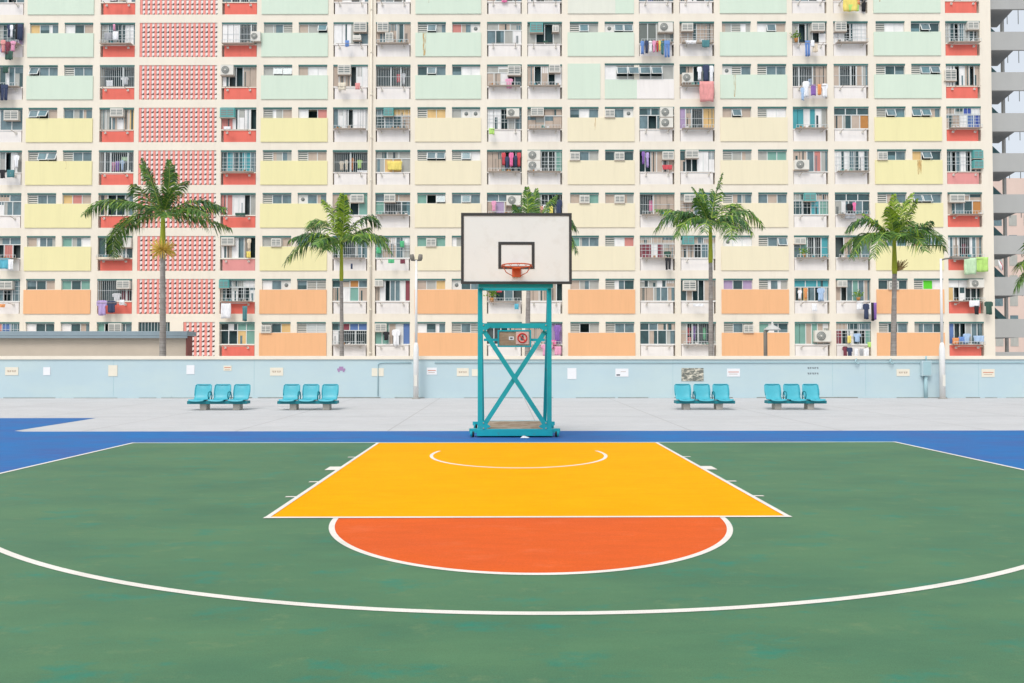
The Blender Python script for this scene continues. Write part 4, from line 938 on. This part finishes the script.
# bright green plants on two sills and the pinkish bundle
def pot(x, z, label, s=1):
    o = empty('potted_plant', fac(x, -.2, z), FR); tag(o, label, 'plant')
    MB().tube([(0, 0, 0), (0, 0, .16*s)], [.07*s, .1*s], PM['Y'], 10).build('pot', o)
    g = MB(); rnd = random.Random(int(x*10))
    for k in range(70):
        p = Vector((rnd.gauss(0, .12), rnd.gauss(0, .07), .16+abs(rnd.gauss(.14, .1))))*s; d = Vector((rnd.uniform(-1, 1), rnd.uniform(-1, 1), rnd.uniform(-.3, 1))).normalized()*.09*s; e = d.cross(Vector((0, 1, .3))).normalized()*.03*s
        g.add([p, p+d*.5+e, p+d, p+d*.5-e], [(0, 1, 2, 3)], M[rnd.choice(('leafb', 'leafc', 'leafb'))])
    g.build('foliage', o)
bx = lambda bi, u: CO[BCOL[bi]][1]+u*2.17
pot(bx(9, .08), rb(1)+.8, 'leafy green plant on the tenth balcony column, second storey down', 1.3)
pot(bx(5, .15), rb(7)+.72, 'bushy plant on the balcony just under the backboard', 1.6)
pot(bx(10, .6), rb(7)+.8, 'green plant above hanging laundry, eleventh balcony column, second lowest storey', 1.2)
pot(bx(9, .25), rb(6)+.8, 'small green plant on the tenth balcony column, third lowest storey', 1.2)

# rust streaks on panels (thin runs of rust below window corners)
def rust_mat():
    m = bpy.data.materials.new('rust_streak'); m.use_nodes = True; t = m.node_tree; b = t.nodes['Principled BSDF']; N = t.nodes.new; L = t.links.new
    b.inputs['Base Color'].default_value = (.62, .38, .14, 1); b.inputs['Roughness'].default_value = .9
    tc = N('ShaderNodeTexCoord'); mp = N('ShaderNodeMapping'); mp.inputs['Scale'].default_value = (9, 1, .9); L(tc.outputs['Object'], mp.inputs[0])
    n = N('ShaderNodeTexNoise'); n.inputs['Scale'].default_value = 1.6; n.inputs['Detail'].default_value = 5; L(mp.outputs[0], n.inputs['Vector'])
    r = N('ShaderNodeMapRange'); r.inputs[1].default_value = .42; r.inputs[2].default_value = .62; r.inputs[4].default_value = .9; L(n.outputs['Fac'], r.inputs[0]); L(r.outputs[0], b.inputs['Alpha'])
    return m
RM = rust_mat()
for j, r, u, wd, ln_ in ((2, 1, .11, .22, 1.45), (2, 0, .19, .1, .8), (5, 4, .62, .3, .9), (4, 2, .20, .12, 1.4), (5, 0, .08, .14, .8), (1, 0, .5, .08, .5), (0, 4, .6, .1, .5), (3, 3, .4, .08, .8)):
    _, a, b = CO[WCOL[j]]; x = a+(b-a)*u; z1 = rb(r)+1.49
    g = MB(); g.add([(x, -.054, z1), (x+wd, -.054, z1), (x+wd*.85, -.054, z1-ln_), (x+wd*.15, -.054, z1-ln_)], [(0, 3, 2, 1)], RM); g.build('rust_streak', bld)

# ------------------------------------------------------------------ grey corridor block at the far end
CL_ = 0
cr = empty('corridor_building', (0, DF+1.2, 0), FR); tag(cr, 'grey concrete open corridor block with solid parapets beyond the cream end pier', 'corridor building')
X0 = XE+.25; k2 = (DF+1.2)/FPX
def cz(py): return CAM_H+(357.2-py)*k2
CP = [(-32, -13), (8.5, -13-20), (48, 29.5), (89.5, 70.5), (130.5, 111.5), (171, 152), (212.5, 193.5), (254, 235), (295.5, 277), (338, 318)]
bots = [6.5, 48, 89, 130.5, 171, 212.5, 254, 295.5, 337.5]
for i, bt in enumerate([-35]+bots):
    zb = cz(bt); zt = cz(bt-18.5)
    MB().box(X0, X0+22, 0, .15, zb, zt, M['corr']).build('parapet', cr)
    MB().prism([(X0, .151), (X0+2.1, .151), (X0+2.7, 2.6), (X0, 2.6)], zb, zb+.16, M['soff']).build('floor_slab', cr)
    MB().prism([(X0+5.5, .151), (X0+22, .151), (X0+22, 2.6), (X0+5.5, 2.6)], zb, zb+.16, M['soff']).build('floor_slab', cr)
    rl = MB(); 
    for q in range(6): rl.box(X0+1.8+q*.75, X0+1.83+q*.75, 2.45, 2.48, zb+.16, zb+1.2, M['acg'])
    rl.box(X0+.8, X0+5.5, 2.44, 2.49, zb+1.2, zb+1.25, M['acg']); rl.build('railing', cr)
    # stair flight going down from the pier
    st = MB(); st.add([(X0+.9, 1.2, zb+2.45), (X0+2.3, 1.2, zb+1.1), (X0+2.3, 1.2, zb+.6), (X0+.9, 1.2, zb+1.9), (X0+.9, 2.2, zb+2.45), (X0+2.3, 2.2, zb+1.1), (X0+2.3, 2.2, zb+.6), (X0+.9, 2.2, zb+1.9)],
                      [(0, 1, 2, 3), (7, 6, 5, 4), (0, 4, 5, 1), (3, 2, 6, 7), (1, 5, 6, 2), (0, 3, 7, 4)], mat('dark_teal_stair', (.07, .15, .16), .8))
    st.build('stair_flight', cr)
for x, y in ((X0+3.0, 2.52), (X0+5.4, .4), (X0+5.4, 2.6)):
    MB().box(x-.08, x+.08, y-.08, y+.08, 0, cz(-60), M['corr']).build('column', cr)
MB().box(X0, X0+22, 0, .15, 0, cz(352), M['corr']).build('parapet', cr)
o = MB().tube([(0, 0, 0), (0, 0, .55), (0, 0, .6)], [.02, .02, .02], M['rack'], 6)
# umbrella leaning in the corridor and things on it
um = empty('folded_umbrella', fac(X0+.95, 1.1, cz(271))); um.scale = (.6, .6, .6); tag(um, 'folded pale and red umbrella leaning inside the grey corridor', 'umbrella')
MB().tube([(0, 0, 0), (-.12, 0, .45), (-.35, 0, 1.15)], [.03, .2, .03], CLM['white'], 10).build('canopy', um)
MB().tube([(.08, -.06, .05), (.0, -.06, .45), (-.2, -.06, 1.0)], [.02, .11, .02], CLM['red'], 8).build('stripe', um)
# pinkish tower far behind the corridor
tw = empty('distant_tower', (77, 100, 0)); tag(tw, 'hazy pinkish residential tower far behind the grey corridor', 'tower')
MB().box(-14, 40, 0, 16, 0, 26.5, mat('pinkish_tower_render', (.68, .53, .46), .9, .08, .3, (1, 1, .4))).build('wall', tw)
wf = MB()
for c in range(26):
    for r in range(8):
        x = -13+c*2.1; wf.box(x, x+1.1, -.04, -.002, 3+r*2.8, 4.5+r*2.8, PM['l' if (c*7+r*3) % 4 else 'g'])
wd_ = wf.build('windows', tw); wd_['kind'] = 'stuff'
